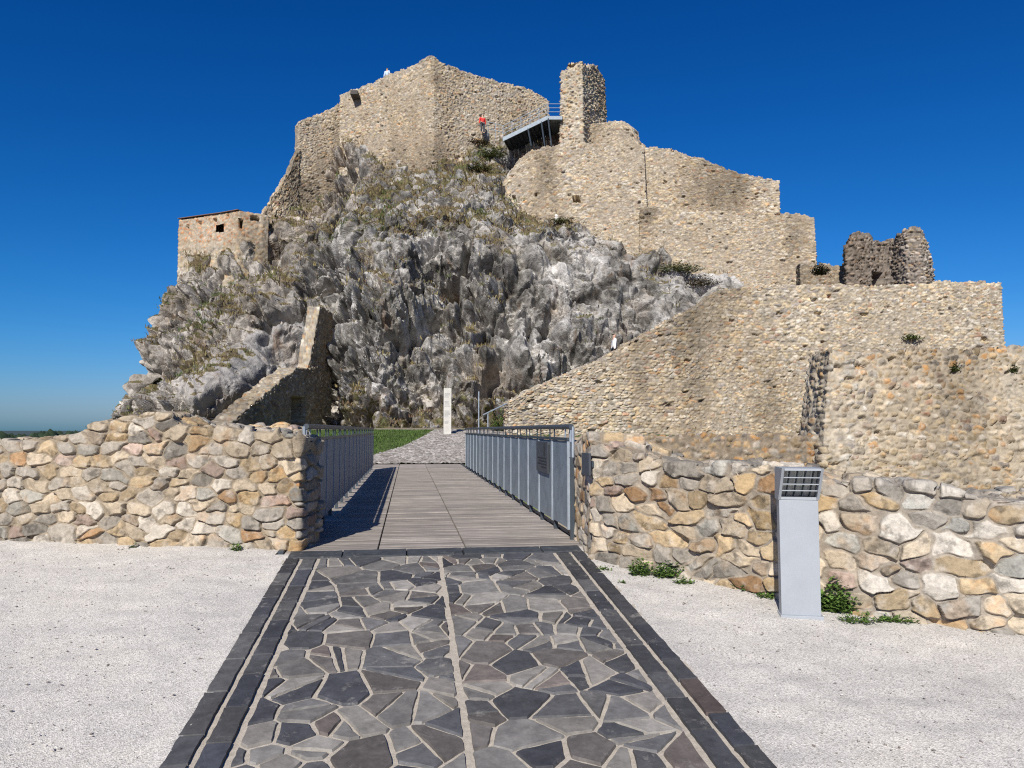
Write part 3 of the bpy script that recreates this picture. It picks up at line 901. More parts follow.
def near_wall_right():
    keys = [(592, 442), (612, 443), (640, 455), (665, 460), (700, 463), (750, 466), (790, 474), (830, 483), (870, 487), (950, 492), (1024, 497), (1180, 505), (1500, 520), (2200, 545)]
    kx = [592, 690, 790, 900, 1024, 1180, 1500, 2200]
    pts, tops = [], []
    for px, py in keys:
        x = np.interp(px, kx, [p.x for p in RW]); y = np.interp(px, kx, [p.y for p in RW])
        pts.append((x, y)); tops.append(max(P(px, py, y + 0.05).z, ground_z(x, y) + 0.8))
    o = rubble_wall("stone_wall", pts, tops, [ground_z(*p) - 0.3 for p in pts], 0.75, cell=(0.215, 0.37, 0.125), res=0.0072, smear=0.35, amp=0.042, mortar_w=0.012, tint=0.92, och_amt=0.36, fine_spots=0.5, pal=NEAR,
                    mortar=(0.34, 0.30, 0.245), rag=0.35, seed=77, mat='near_stone', stain=0.12, warp=0.45, tilt=0.46, face=0.022, jit=(0.85, 0.2, 0.6))
    tag(o, "low rubble stone wall with large ochre stones behind the lamp bollard", "wall")
near_wall_right()
def abutment_filler():
    # stone cheek beside the deck start, right and left
    a = P(571, 446, 7.0)
    pts = [(RW[0].x - 0.02, RW[0].y + 0.12), (way(1.76, 8.3).x, way(1.76, 8.3).y)]
    nrm_pts = [(way(1.76, 7.9).x, way(1.76, 7.9).y), (RW[0].x + 0.0, RW[0].y + 0.05)]
    o = rubble_wall("stone_pier", nrm_pts, [-0.12, -0.10], -2.6, 0.5, cell=(0.2, 0.22, 0.14), res=0.009, amp=0.022, mortar_w=0.012, pal=NEAR, mortar=(0.36, 0.31, 0.24), seed=91,
                    mat='near_stone', stain=0.1, warp=0.5, tint=1.0, face=0.05, jit=(0.8, 0.2, 0.55))
    tag(o, "short stone pier at the near end of the right railing", "wall")
    nl = [(way(-1.2, 7.7).x, way(-1.2, 7.7).y), (way(-1.2, 9.0).x, way(-1.2, 9.0).y)]
    o = rubble_wall("stone_pier", nl, [-0.05, -0.06], -2.6, 0.5, cell=(0.22, 0.22, 0.15), res=0.011, amp=0.045, mortar_w=0.012, pal=NEAR, mortar=(0.36, 0.31, 0.24), seed=95,
                    mat='near_stone', stain=0.1, warp=0.6)
    tag(o, "short stone pier in shade at the near end of the left railing", "wall")
abutment_filler()

# ------------------------------------------------------------------ the limestone crag
def tps(ctrl, xq, zq, lam=0.02):
    c = np.array(ctrl, float)
    x, z, y = c[:, 0], c[:, 2], c[:, 1]
    def U(r2): return np.where(r2 > 1e-9, 0.5 * r2 * np.log(r2 + 1e-12), 0)
    n = len(c)
    K = U((x[:, None] - x) ** 2 + (z[:, None] - z) ** 2) + lam * n * np.eye(n)
    Pm = np.stack([np.ones(n), x, z], 1)
    Am = np.block([[K, Pm], [Pm.T, np.zeros((3, 3))]])
    w = np.linalg.solve(Am, np.concatenate([y, np.zeros(3)]))
    out = np.zeros(len(xq))
    for s in range(0, len(xq), 40000):
        e = slice(s, s + 40000)
        out[e] = U((xq[e, None] - x) ** 2 + (zq[e, None] - z) ** 2) @ w[:n] + w[n] + w[n + 1] * xq[e] + w[n + 2] * zq[e]
    return out
CRAG = [(336, 440, 45.5), (360, 440, 41), (400, 440, 41), (450, 440, 41.5), (510, 440, 41), (560, 440, 42.5), (650, 440, 45), (760, 440, 47), (900, 440, 48), (1050, 440, 48), (200, 440, 43), (120, 430, 48), (270, 440, 50), (312, 420, 51.5),
        (336, 400, 46.5), (322, 395, 52), (350, 400, 42.5), (400, 400, 42), (450, 400, 42.5), (510, 400, 42.5), (560, 390, 43.2), (620, 370, 44.5), (700, 380, 46),
        (339, 370, 46.3), (327, 357, 47.8), (355, 350, 43.5), (400, 350, 42.8), (432, 335, 45.5), (460, 350, 44), (520, 350, 43.7), (600, 330, 45), (690, 320, 47), (331, 335, 48.8), (340, 335, 46.5),
        (345, 300, 46.5), (385, 300, 43.5), (430, 290, 47), (470, 300, 45), (520, 300, 45.5), (600, 300, 46.8), (680, 290, 49), (720, 300, 50), (800, 300, 52), (331, 300, 51.5),
        (330, 250, 48.8), (400, 250, 47), (436, 262, 48), (480, 250, 47), (540, 240, 49), (600, 265, 50), (660, 266, 51), (700, 280, 51.5),
        (335, 215, 55), (400, 210, 51), (460, 205, 50.5), (500, 205, 51.5), (513, 219, 55.6), (545, 215, 55.2), (575, 225, 55.0), (590, 245, 54.4), (625, 255, 53.7), (668, 256, 53.3),
        (345, 185, 58.5), (400, 185, 55.5), (450, 185, 56.0), (488, 190, 56),
        (342, 160, 61.2), (338, 140, 63), (370, 150, 62), (401, 164, 60.8), (442, 170, 59.6), (466, 147, 61), (480, 138, 63), (500, 152, 60.5), (520, 150, 61), (505, 175, 58.0), (540, 143, 62),
        (365, 125, 66), (400, 140, 65), (435, 140, 64), (480, 115, 67), (520, 110, 71), (560, 180, 62), (530, 190, 61), (620, 200, 60.5), (570, 205, 59), (700, 230, 58.5), (640, 230, 58), (780, 250, 56), (312, 165, 70), (310, 195, 67),
        (288, 350, 49.2), (250, 380, 44.5), (208, 420, 42), (210, 350, 46.8), (180, 330, 48.8), (150, 395, 48), (130, 420, 49.5), (240, 300, 49.5), (290, 300, 49), (205, 290, 52), (175, 290, 53.5), (255, 258, 53.6), (215, 260, 53.4), (183, 266, 54.4),
        (290, 250, 53.3), (300, 228, 56.5), (318, 214, 60.5), (284, 212, 59), (230, 235, 60), (195, 235, 62), (300, 270, 51.5), (272, 226, 54.8), (274, 250, 53.8), (300, 203, 61.5)]
def crag():
    ctrl = [tuple(P(*c)) for c in CRAG]
    sil = [(75, 440, 54), (88, 425, 54), (108, 414, 54), (126, 385, 54.5), (136, 372, 55), (147, 330, 56), (154, 292, 57), (166, 286, 57.5), (172, 268, 58), (176, 258, 59), (250, 250, 62), (262, 215, 63), (266, 196, 64), (286, 175, 66), (292, 160, 67), (300, 130, 68)]
    sp = sorted([(P(*s).z, P(*s).x) for s in sil])
    zs = np.arange(-3.0, 31.0, 0.062)
    XL = np.interp(zs, [a for a, _ in sp], [b for _, b in sp])
    k = np.ones(9) / 9
    XL = np.convolve(np.pad(XL, 4, mode='edge'), k, mode='valid')
    XR = np.full_like(zs, 31.0)
    narc, nfr = 110, 820
    arc = np.linspace(0, math.pi / 2, narc)
    RX, RY = 2.6, 11.0
    nz = len(zs)
    X = np.zeros((narc + nfr, nz)); Y = np.zeros_like(X); Z = np.repeat(zs[None, :], narc + nfr, 0)
    fx = np.linspace(0, 1, nfr + 1)[1:] ** 1.12
    for i in range(narc): X[i] = XL + RX * (1 - math.cos(arc[i]))
    for i in range(nfr): X[narc + i] = XL + RX + (XR - XL - RX) * fx[i]
    tp = [(-40, 11.0)] + sorted([(P(a, b, c).x, P(a, b, c).z) for a, b, c in [(172, 262, 57), (262, 250, 57), (268, 205, 64), (290, 172, 66), (330, 150, 66), (430, 125, 66), (500, 130, 66), (556, 140, 64), (600, 150, 62), (650, 172, 58), (700, 190, 58), (775, 225, 55), (812, 270, 54), (860, 296, 50), (1000, 310, 46), (1100, 330, 46)]])
    ztop = np.interp(X, [a for a, _ in tp], [b for _, b in tp])
    over = np.maximum(Z - ztop, 0)
    Zc = np.minimum(Z, ztop)
    Xq = X.copy()
    Xq[:narc] = X[narc][None, :]
    Y = tps(ctrl, Xq.ravel(), Zc.ravel()).reshape(X.shape)
    for i in range(narc): Y[i] += RY * (1 - math.sin(arc[i]))
    Y += over * 1.3
    Z = Zc + over * 0.02
    g = np.stack([X, Y, Z], 2)
    n = grid_normals(g)
    n[n[:, :, 1].mean() > 0] *= 1
    if n[narc:, :, 1].mean() > 0: n = -n
    base_nz = n[:, :, 2].reshape(-1).copy()
    q = g.reshape(-1, 3)
    # strata lean to the right going down
    an = R(24); ca, sa = math.cos(an), math.sin(an)
    qr = np.stack([q[:, 0] * ca + q[:, 2] * sa, q[:, 1], -q[:, 0] * sa + q[:, 2] * ca], 1)
    wv = np.stack([fbm(qr / 3.0, 3, 1), fbm(qr / 3.0 + 40, 3, 2), fbm(qr / 3.0 + 80, 3, 3)], 1)
    wf = np.stack([vnoise(qr / 0.7, 4), vnoise(qr / 0.7 + 40, 5), vnoise(qr / 0.7 + 80, 6)], 1)
    b1, h1 = blocks(qr + wv * 0.8, (3.6, 3.8, 4.6), 101, 3.0, 0.6)
    b2, h2 = blocks(qr + wv * 0.6 + wf * 0.1, (1.35, 1.5, 1.9), 102, 3.2, 0.7)
    b3, h3 = blocks(qr + wf * 0.08, (0.55, 0.6, 0.7), 103, 3.2, 0.8)
    b4, h4 = blocks(qr + wf * 0.05, (0.24, 0.26, 0.28), 104, 2.2, 0.5)
    f1 = fbm(qr / 2.2, 5, 55, 0.55)
    f2 = fbm(qr / 0.5, 4, 66, 0.6)
    def tilt(o, h, s): return (o[:, 0] * (rnd(h, 1) - .5) + o[:, 2] * (rnd(h, 2) - .5)) * s
    grassy = sstep(0.38, 0.66, base_nz + 0.18 * f1)
    amp = 1 - 0.58 * grassy
    rub = sstep(-0.05, 0.35, fbm(q / 7.0, 3, 77))           # rubbly zones against smooth faces
    disp = 0.45 + 2.3 * (b1 - .35) + 1.35 * (b2 - .35) + (0.30 + 0.34 * rub) * (b3 - .35) + (0.06 + 0.14 * rub) * (b4 - .35)
    _, dk1, _ = worley(qr + wv * 1.1 + wf * 0.12, (3.0, 4.0, 5.2), seed=121)
    _, dk2, _ = worley(qr + wv * 0.7 + wf * 0.14, (1.25, 2.0, 1.9), seed=122)
    crack = 1.15 * np.exp(-(dk1 / 0.17) ** 2) * (0.4 + 0.6 * (fbm(q / 4.0, 2, 123) > -0.1)) + 0.55 * np.exp(-(dk2 / 0.09) ** 2) * (fbm(q / 2.0, 2, 124) > -0.05)
    disp -= crack
    disp += 0.35 * f1 + 0.05 * f2
    # named clefts and bulges of this crag
    def seg(pts_, w, dep):
        pp = [P(*t_) for t_ in pts_]
        d = np.full(len(q), 9e9)
        for a_, b_ in zip(pp[:-1], pp[1:]):
            ex, ez = b_.x - a_.x, b_.z - a_.z
            t_ = np.clip(((q[:, 0] - a_.x) * ex + (q[:, 2] - a_.z) * ez) / (ex * ex + ez * ez), 0, 1)
            d = np.minimum(d, np.hypot(q[:, 0] - a_.x - t_ * ex + 0.5 * wv[:, 0], q[:, 2] - a_.z - t_ * ez + 0.5 * wv[:, 1]))
        return -dep * np.exp(-(d / w) ** 2)
    def bulge(px, py, Y, rx, rz, dep):
        p_ = P(px, py, Y)
        return dep * np.exp(-((q[:, 0] - p_.x) / rx) ** 2 - ((q[:, 2] - p_.z) / rz) ** 2)
    disp += seg([(450, 262, 47), (443, 290, 46), (430, 318, 45.5), (408, 342, 44.5)], 0.5, 2.3) + bulge(398, 298, 45, 2.4, 2.6, 1.3)
    disp += seg([(522, 248, 47), (514, 295, 45.5), (500, 340, 44), (484, 385, 43)], 0.4, 1.8) + seg([(592, 258, 50), (602, 295, 47.5), (590, 330, 46)], 0.4, 1.5)
    disp += seg([(470, 210, 50), (466, 262, 47.5), (478, 300, 46)], 0.4, 1.4) + seg([(548, 232, 50), (560, 280, 47), (545, 330, 44.5)], 0.35, 1.3)
    disp += seg([(352, 152, 61), (346, 175, 59), (338, 203, 56)], 0.7, 2.0) + bulge(333, 160, 62, 1.2, 2.2, 0.6)
    disp += seg([(640, 262, 51), (622, 300, 48), (632, 330, 46)], 0.35, 1.2)
    pc = P(258, 352, 46.5)
    ex_, ez_ = (q[:, 0] - pc.x), (q[:, 2] - pc.z)
    slab = sstep(1.15, 0.75, np.hypot((ex_ * 0.75 + ez_ * 0.66) / 4.6, (-ex_ * 0.66 + ez_ * 0.75) / 2.3) + 0.25 * f1)
    amp = amp * (1 - 0.62 * slab)
    fade = np.clip((np.abs(g[:, :, 2] - Zc) < 9).reshape(-1), 0, 1)
    out = np.array([0.0, -0.93, 0.37])                      # fractures open outwards from the cliff, not across it
    wgt = sstep(narc * 0.5, narc + 60.0, np.repeat(np.arange(narc + nfr), nz))[:, None]
    dr = n.reshape(-1, 3) * (1 - 0.8 * wgt) + out * 0.8 * wgt
    dr /= np.linalg.norm(dr, axis=1, keepdims=True)
    amp = amp * (0.5 + 0.5 * wgt[:, 0])
    q2 = q + dr * (disp * amp)[:, None]
    nn = grid_normals(q2.reshape(g.shape)).reshape(-1, 3)
    if (nn * n.reshape(-1, 3)).sum() < 0: nn = -nn
    # masks for the material: vegetation, smooth slab, block tone, warm zones
    rightside = sstep(-2.0, 2.5, q[:, 0]) * sstep(17.0, 14.5, q[:, 2])
    t2 = sstep(0.0, 0.35, fbm(q / 2.4 + 63, 3, 209))[:, None]
    gm = nn[:, 2] * 0.55 + base_nz * 0.45 + 0.30 * f1 - 0.22 * rightside - 0.3 * slab
    ledge = sstep(13.5, 15.5, q[:, 2]) * sstep(-14, -10, q[:, 0]) * sstep(4, 1, q[:, 0])
    gm = gm + 0.18 * ledge + 0.08 * sstep(-11, -16, q[:, 0]) + 0.38 * fbm(q / 1.6 + 51, 3, 215)
    low = 1.15 * sstep(6.0, 0.4, q[:, 2]) * sstep(-14, -10, q[:, 0])
    gm = np.clip(sstep(0.44, 0.86, gm) + 0.42 * low, 0, 1)
    warm = np.clip(sstep(-14, -20, q[:, 0]) * 0.22 + sstep(14, 20, q[:, 2]) * sstep(-12, -18, q[:, 0]) * 0.5, 0, 1)
    tone = 0.30 * rnd(h1, 8) + 0.42 * rnd(h2, 8) + 0.28 * rnd(h3, 8)
    c = np.stack([gm, slab, tone], 1)
    gm = gm[:, None]
    me = fast_mesh("limestone_crag", q2, grid_quads(narc + nfr, nz)[:, ::-1], c, smooth=False)
    at = me.attributes.new("Warm", 'FLOAT', 'POINT'); at.data.foreach_set("value", warm.astype(np.float32))
    tag(link("limestone_crag", me, M['rock']), kind="structure")
    return q2, nn, gm[:, 0], t2[:, 0], over.reshape(-1)
CQ, CN, CG, CT, CO = crag()
_f = CQ[:, 1] * CP + CQ[:, 2] * SP
CPX = 512 + F * CQ[:, 0] / _f
CPY = 384 - F * (-CQ[:, 1] * SP + CQ[:, 2] * CP) / _f

def tufts(name, pts, sizes, cols, nbl, seed, spread=0.5, lean=0.5, wid=0.06):
    """Grass tufts: thin bent blades fanning out of each point."""
    rng = np.random.default_rng(seed)
    n = len(pts) * nbl
    base = np.repeat(np.asarray(pts), nbl, 0); sz = np.repeat(np.asarray(sizes), nbl) * (0.5 + rng.random(n))
    ang = rng.random(n) * 6.283; ln = lean * rng.random(n)
    dirv = np.stack([np.cos(ang), np.sin(ang), np.zeros(n)], 1)
    base = base + dirv * (sz * spread * rng.random(n) ** 0.5)[:, None]
    ang2 = rng.random(n) * 6.283
    wd = np.stack([np.cos(ang2), np.sin(ang2), np.zeros(n)], 1) * (sz * wid)[:, None]
    mid = base + np.array([0, 0, 1.0]) * (sz * 0.6)[:, None] + dirv * (sz * ln * 0.35)[:, None]
    tip = base + np.array([0, 0, 1.0]) * (sz * (1.0 - 0.4 * ln))[:, None] + dirv * (sz * ln)[:, None]
    V = np.stack([base - wd, base + wd, mid + wd * 0.7, tip, mid - wd * 0.7], 1).reshape(-1, 3)
    o = np.arange(n)[:, None] * 5
    Fc = np.concatenate([o + [0, 1, 2], o + [0, 2, 4], o + [4, 2, 3]])
    c = np.repeat(np.repeat(np.asarray(cols), nbl, 0) * (0.7 + 0.6 * rng.random(n))[:, None], 5, 0)
    return fast_mesh(name, V, Fc, c, smooth=False)
def crag_grass():
    rng = np.random.default_rng(9)
    ok = np.where((CG > 0.55) & (CO < 0.5) & (CQ[:, 2] > -0.5))[0]
    ok = rng.choice(ok, min(len(ok), 6500), replace=False)
    dry = np.array([0.21, 0.17, 0.075]); grn = np.array([0.07, 0.10, 0.028]); brn = np.array([0.15, 0.10, 0.06])
    r = rng.random(len(ok))[:, None]
    g = CT[ok][:, None]
    cols = np.where(r < 0.3, brn, dry) * (1 - g) + grn * g
    me = tufts("cliff_grass", CQ[ok] - np.array([0, 0, 0.05]), 0.10 + 0.22 * rng.random(len(ok)) ** 2, cols, 10, 4, spread=1.3, lean=1.1, wid=0.10)
    tag(link("cliff_grass", me, M['veg']), "dry grass and herbs growing over the ledges of the crag", "grass", kind="stuff")
crag_grass()

# ------------------------------------------------------------------ castle walls
def pz(px, py, Y): return P(px, py, Y).z
def pxy(px, py, Y): p = P(px, py, Y); return (p.x, p.y)
STONE = (0.36, 0.32, 0.26)
def wall_px(name, label, keys, base_py, thick, cat="castle wall", **kw):
    """keys: (px, py_top, Y); bottom is given as a height."""
    pts = [pxy(px, py, Y) for px, py, Y in keys]
    tops = [pz(px, py, Y) for px, py, Y in keys]
    o = rubble_wall(name, pts, tops, base_py, thick, **kw)
    return tag(o, label, cat)
far = dict(cell=(0.36, 0.30, 0.15), jit=(0.85, 0.9, 0.42), res=0.056, amp=0.08, mortar_w=0.02, fine_spots=0.5, stain=0.45, face=0.05, smear=0.5, mixed=True, pits=0.035, warp=0.5, rag=1.0, tint=1.03, och_amt=0.35, mortar=(0.32, 0.27, 0.205))
# summit bailey: lower left end, tall left face, right face
wall_px("castle_wall", "curved lower wall end at the left of the summit wall", [(299, 123, 62.4), (305, 119, 62.7), (320, 113, 63.4), (341, 103, 64.2)], 14.0, 1.0, seed=11, **far)
wall_px("summit_wall", "tallest stone wall on the summit, its two faces meeting at a corner", [(340, 94, 64.2), (356, 89, 63.5), (384, 77, 62.3), (410, 67, 61.2), (428, 58, 60.4), (434, 57, 60.2), (442, 64, 60.6), (470, 73, 62.0), (502, 83, 63.6), (528, 88, 64.9), (540, 94, 65.5), (549, 100, 66.0)],
        18.0, 2.2, seed=12, **far)
wall_px("castle_wall", "rough pale wall remnant climbing from the bastion to the summit wall", [(263, 214, 60.8), (268, 203, 61.0), (275, 192, 61.2), (284, 180, 61.6), (292, 166, 62.0), (299.5, 148, 62.35)], 8.0, 1.2, seed=13, **{**far, 'amp': 0.12, 'cell': (0.36, 0.32, 0.22), 'rag': 1.6, 'tint': 1.1})
# stone spout near the left end of the summit wall
mb = MB(); p = P(356, 96, 63.3)
mb.box8([(p.x - .35, p.y - 0.9, p.z - .25), (p.x + .35, p.y - 0.9, p.z - .25), (p.x + .35, p.y + .6, p.z - .3), (p.x - .35, p.y + .6, p.z - .3), (p.x - .3, p.y - .85, p.z + .15), (p.x + .3, p.y - .85, p.z + .15), (p.x + .3, p.y + .6, p.z + .2), (p.x - .3, p.y + .6, p.z + .2)])
tag(mb.build("stone_spout", plain_mat("dark_spout_stone", (0.06, 0.055, 0.05), 0.9), bevel=0.04), "dark stone spout sticking out near the top left of the summit wall", "spout")
# left bastion with small windows
def bastion():
    keys = [(179, 220, 57.0), (200, 217, 56.2), (222, 214, 55.4), (239, 211, 54.8), (252, 212.5, 55.2), (262, 213.5, 55.5), (269, 216, 55.9)]
    pts = [pxy(*k) for k in keys]; tops = [pz(*k) for k in keys]
    u = np.concatenate([[0], np.cumsum(np.linalg.norm(np.diff(np.array(pts), axis=0), axis=1))])
    def U(px): return float(np.interp(px, [k[0] for k in keys], u))
    Yb = 55.6
    holes = []
    for (x0, x1, y0, y1) in ((186.5, 189.5, 221.5, 226.5), (199, 202, 219.5, 224.5), (238.5, 243.5, 221.5, 230.5), (251, 260, 217.5, 221.5), (214, 216.5, 218, 221), (227, 229, 216, 219)):
        holes.append((U(x0), U(x1), pz(x0, y1, Yb), pz(x0, y0, Yb), 0.9))
    x0, x1, y0, y1 = 216.5, 224, 225.5, 232
    o = rubble_wall("bastion_wall", pts, tops, 10.0, 1.2, cell=(0.36, 0.3, 0.22), res=0.08, amp=0.06, mortar_w=0.03, warp=0.4, rag=0.3, seed=14, pal2=BRICK,
                    pal2_fn=lambda uf, z: 1.3 * sstep(13.9, 15.2, z) * sstep(1.0, 0.65, uf), holes=holes, through=[(U(x0), U(x1), pz(x0, y1, Yb), pz(x0, y0, Yb))])
    root = tag(o, "reddish bastion wall with small windows on the left shoulder of the crag", "bastion")
    mb = MB()
    for a, b in zip(pts[:-1], pts[1:]):
        i = pts.index(a)
        if i > 2: break
        za, zb_ = tops[i] + 0.05, tops[i + 1] + 0.05
        d = Vector((b[0] - a[0], b[1] - a[1])).normalized(); nb = Vector((-d.y, d.x))
        c = []
        for dz in (0.02, 0.06):
            for q, z in ((Vector(a) - nb * 0.16, za), (Vector(b) - nb * 0.16, zb_), (Vector(b) + nb * 1.3, zb_), (Vector(a) + nb * 1.3, za)): c.append((q.x, q.y, z + dz))
        mb.box8(c)
    mb.build("coping", plain_mat("dark_roof_board", (0.16, 0.095, 0.06), 0.8), o)
bastion()
# ruined tower beside the metal stair
def ruined_pier():
    keys = [(561, 73, 60.6), (566, 70, 60.4), (574, 69, 60.2), (582, 64, 60.0), (584, 65, 60.6), (590, 65, 62.0), (597, 69, 63.6), (602, 76, 64.8), (604.5, 82, 65.6)]
    pts = [pxy(*k) for k in keys]; tops = [pz(*k) for k in keys]
    o = rubble_wall("tower_ruin", pts, tops, 21.0, 1.3, cell=(0.36, 0.32, 0.2), res=0.06, fine_spots=0.5, amp=0.16, mortar_w=0.03, warp=0.6, rag=1.2, seed=15, batter=0.02)
    tag(o, "tall narrow tower ruin standing alone beside the metal stair", "tower ruin")
ruined_pier()
wall_px("castle_wall", "stub of wall stepping down to the right of the tower ruin", [(590, 124, 61.5), (604, 122, 61.5), (622, 121, 61.0), (630, 128, 60.5), (637, 141, 60.2), (645, 146, 60)], 19.0, 1.6, seed=16, **far)
wall_px("castle_wall", "steep upper wall with a square hole, its foot on the crag under the tower ruin", [(499, 190, 58.6), (507, 176, 58.4), (520, 160, 58.2), (532, 151, 58.0), (560, 143, 57.5), (600, 143, 57.0), (632, 141, 56.5), (644, 149, 56.3)], 11.0, 1.8, seed=17, batter=0.03,
        holes=[(10.15 - 4.0, 10.75 - 4.0, pz(585, 202, 57), pz(585, 195, 57), 1.1), (3.05, 3.3, pz(540, 193, 57), pz(540, 190, 57), 0.6), (1.2, 1.5, pz(514, 195, 57), pz(514, 191, 57), 0.6)], **far)
wall_px("castle_wall", "recessed upper wall stepping down right of the dark vertical seam", [(641, 146, 57.8), (677, 150, 57.2), (695, 157, 56.8), (712, 165, 56.4), (735, 172, 56.0), (751, 177, 55.7), (766, 179, 55.4), (779, 180, 55.2)], 11.0, 1.6, seed=18, **far)
wall_px("castle_wall", "broad middle wall with a flat ledge below the recessed upper wall", [(640, 206, 55.6), (661, 208, 55.2), (700, 210, 54.4), (760, 213, 53.2), (800, 215, 52.4), (814, 216, 52.1)], 8.0, 3.2, seed=19, batter=0.02, **far)
# right-hand ruins on the lower terrace
wall_px("castle_wall", "small low wall piece in the gap left of the dark round ruin", [(800, 262, 49.0), (822, 263, 48.8), (835, 265, 48.4), (850, 266, 48.2)], 6.0, 1.0, seed=20, **far)
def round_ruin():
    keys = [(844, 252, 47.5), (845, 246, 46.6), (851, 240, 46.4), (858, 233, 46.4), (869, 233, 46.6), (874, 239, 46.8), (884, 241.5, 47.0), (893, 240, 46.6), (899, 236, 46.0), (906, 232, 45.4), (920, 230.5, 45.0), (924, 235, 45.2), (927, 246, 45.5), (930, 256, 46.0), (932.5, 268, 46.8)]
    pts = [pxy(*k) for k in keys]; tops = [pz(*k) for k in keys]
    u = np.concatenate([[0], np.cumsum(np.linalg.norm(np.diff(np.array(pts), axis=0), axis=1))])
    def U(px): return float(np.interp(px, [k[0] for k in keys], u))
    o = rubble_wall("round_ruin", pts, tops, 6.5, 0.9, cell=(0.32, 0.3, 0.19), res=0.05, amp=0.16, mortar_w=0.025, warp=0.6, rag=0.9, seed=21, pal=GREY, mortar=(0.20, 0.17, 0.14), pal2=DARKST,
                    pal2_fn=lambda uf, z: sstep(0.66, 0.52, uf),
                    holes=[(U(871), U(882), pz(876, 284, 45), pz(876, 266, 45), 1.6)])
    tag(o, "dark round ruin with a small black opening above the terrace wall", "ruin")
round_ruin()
# terrace wall with the stair parapet
A_KEYS = [(509, 401, 34.2), (540, 387, 34.6), (575, 371, 35.0), (602, 359, 35.3), (640, 338, 35.7), (677, 317, 36.0), (700, 303, 36.2), (716, 291, 36.3), (745, 288, 36.4), (817, 285, 36.4), (873, 285, 36.3), (930, 285, 36.2), (937, 282, 36.1), (970, 281.5, 36.0), (1001, 282, 35.8)]
wall_px("terrace_wall", "long terrace wall rising from the stair foot to a level top on the right", A_KEYS, -1.2, 0.9, seed=22, cell=(0.31, 0.27, 0.14), jit=(0.85, 0.9, 0.42), res=0.041, amp=0.07, mortar_w=0.017, fine_spots=0.5, stain=0.5, face=0.06, smear=0.4, mixed=True, pits=0.02, warp=0.5, rag=0.5, tint=1.0, och_amt=0.4, mortar=(0.32, 0.275, 0.21))
# battered bastion block in front of it
def block():
    pts = [pxy(830, 350, 23.2), pxy(900, 348, 23.2), pxy(960, 347, 23.2), pxy(1024, 349, 23.2), pxy(1300, 350, 23.2)]
    tops = [pz(830, 351, 23.2), pz(900, 349, 23.2), pz(960, 348, 23.2), pz(1024, 349, 23.2), pz(1300, 350, 23.2)]
    o = rubble_wall("battered_wall", pts, tops, -4.5, 1.5, cell=(0.28, 0.28, 0.19), res=0.036, amp=0.10, mortar_w=0.022, warp=0.55, rag=0.7, seed=23, batter=0.17, tint=0.98, fine_spots=0.5, face=0.06, smear=0.3, mixed=True, pits=0.03, och_amt=0.45, pal2=MOSSY,
                    pal2_fn=lambda uf, z: 0.25 + sstep(1.2, 2.4, z) * 0.7, stain=0.5)
    tag(o, "leaning battered wall block with a mossy top in front of the terrace wall", "castle wall")
block()
wall_px("retaining_wall", "dark mossy retaining wall topped by a ledge, behind the right low wall", [(477, 438, 23.6), (520, 437.5, 23.4), (600, 437, 23.2), (700, 437, 23.2), (820, 438, 23.2), (850, 440, 23.3)], -4.5, 0.8, seed=24, cell=(0.27, 0.26, 0.19), res=0.042, amp=0.07, mortar_w=0.022, warp=0.6, rag=0.5,
        pal=MOSSY, mortar=(0.27, 0.225, 0.17), stain=0.3, tint=1.3)
# sloping wall with doorway left of the bridge, in shade
def sloped_wall():
    x1, y1 = -14.45, 36.0
    def X(y): return x1 + 0.12 * (y - y1)
    ys = [35.0, 36.0, 38.3, 41.0, 43.2, 44.6, 49.0]
    pts = [(X(y), y) for y in ys]
    tops = [-0.6, pz(223, 431, 36), pz(245, 409, 38.3), pz(269, 391, 41), pz(287, 375, 43.2), pz(295, 367.5, 44.6), pz(323, 366.5, 49)]
    yd0, yd1 = 44.0, 46.2
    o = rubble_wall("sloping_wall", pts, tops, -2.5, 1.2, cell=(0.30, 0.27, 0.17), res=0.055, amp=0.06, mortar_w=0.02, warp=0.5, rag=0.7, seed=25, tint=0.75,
                    holes=[((yd0 - 35) * 1.007, (yd1 - 35) * 1.007, -2.0, pz(297, 397, 45.2), 1.05)])
    tag(o, "sloping wall with a dark doorway, its lit crest climbing to the crag left of the bridge", "castle wall")
    keys = [(-13.5, 46.2), (-13.25, 47.0), (-13.04, 48.4), (-12.71, 50.6)]
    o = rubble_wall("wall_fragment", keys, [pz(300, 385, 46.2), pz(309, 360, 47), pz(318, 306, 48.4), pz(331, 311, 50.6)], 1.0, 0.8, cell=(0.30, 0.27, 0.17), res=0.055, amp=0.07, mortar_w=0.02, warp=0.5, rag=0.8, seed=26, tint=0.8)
    tag(o, "narrow leaning wall fragment with a black shadow above the doorway wall", "wall fragment")
sloped_wall()

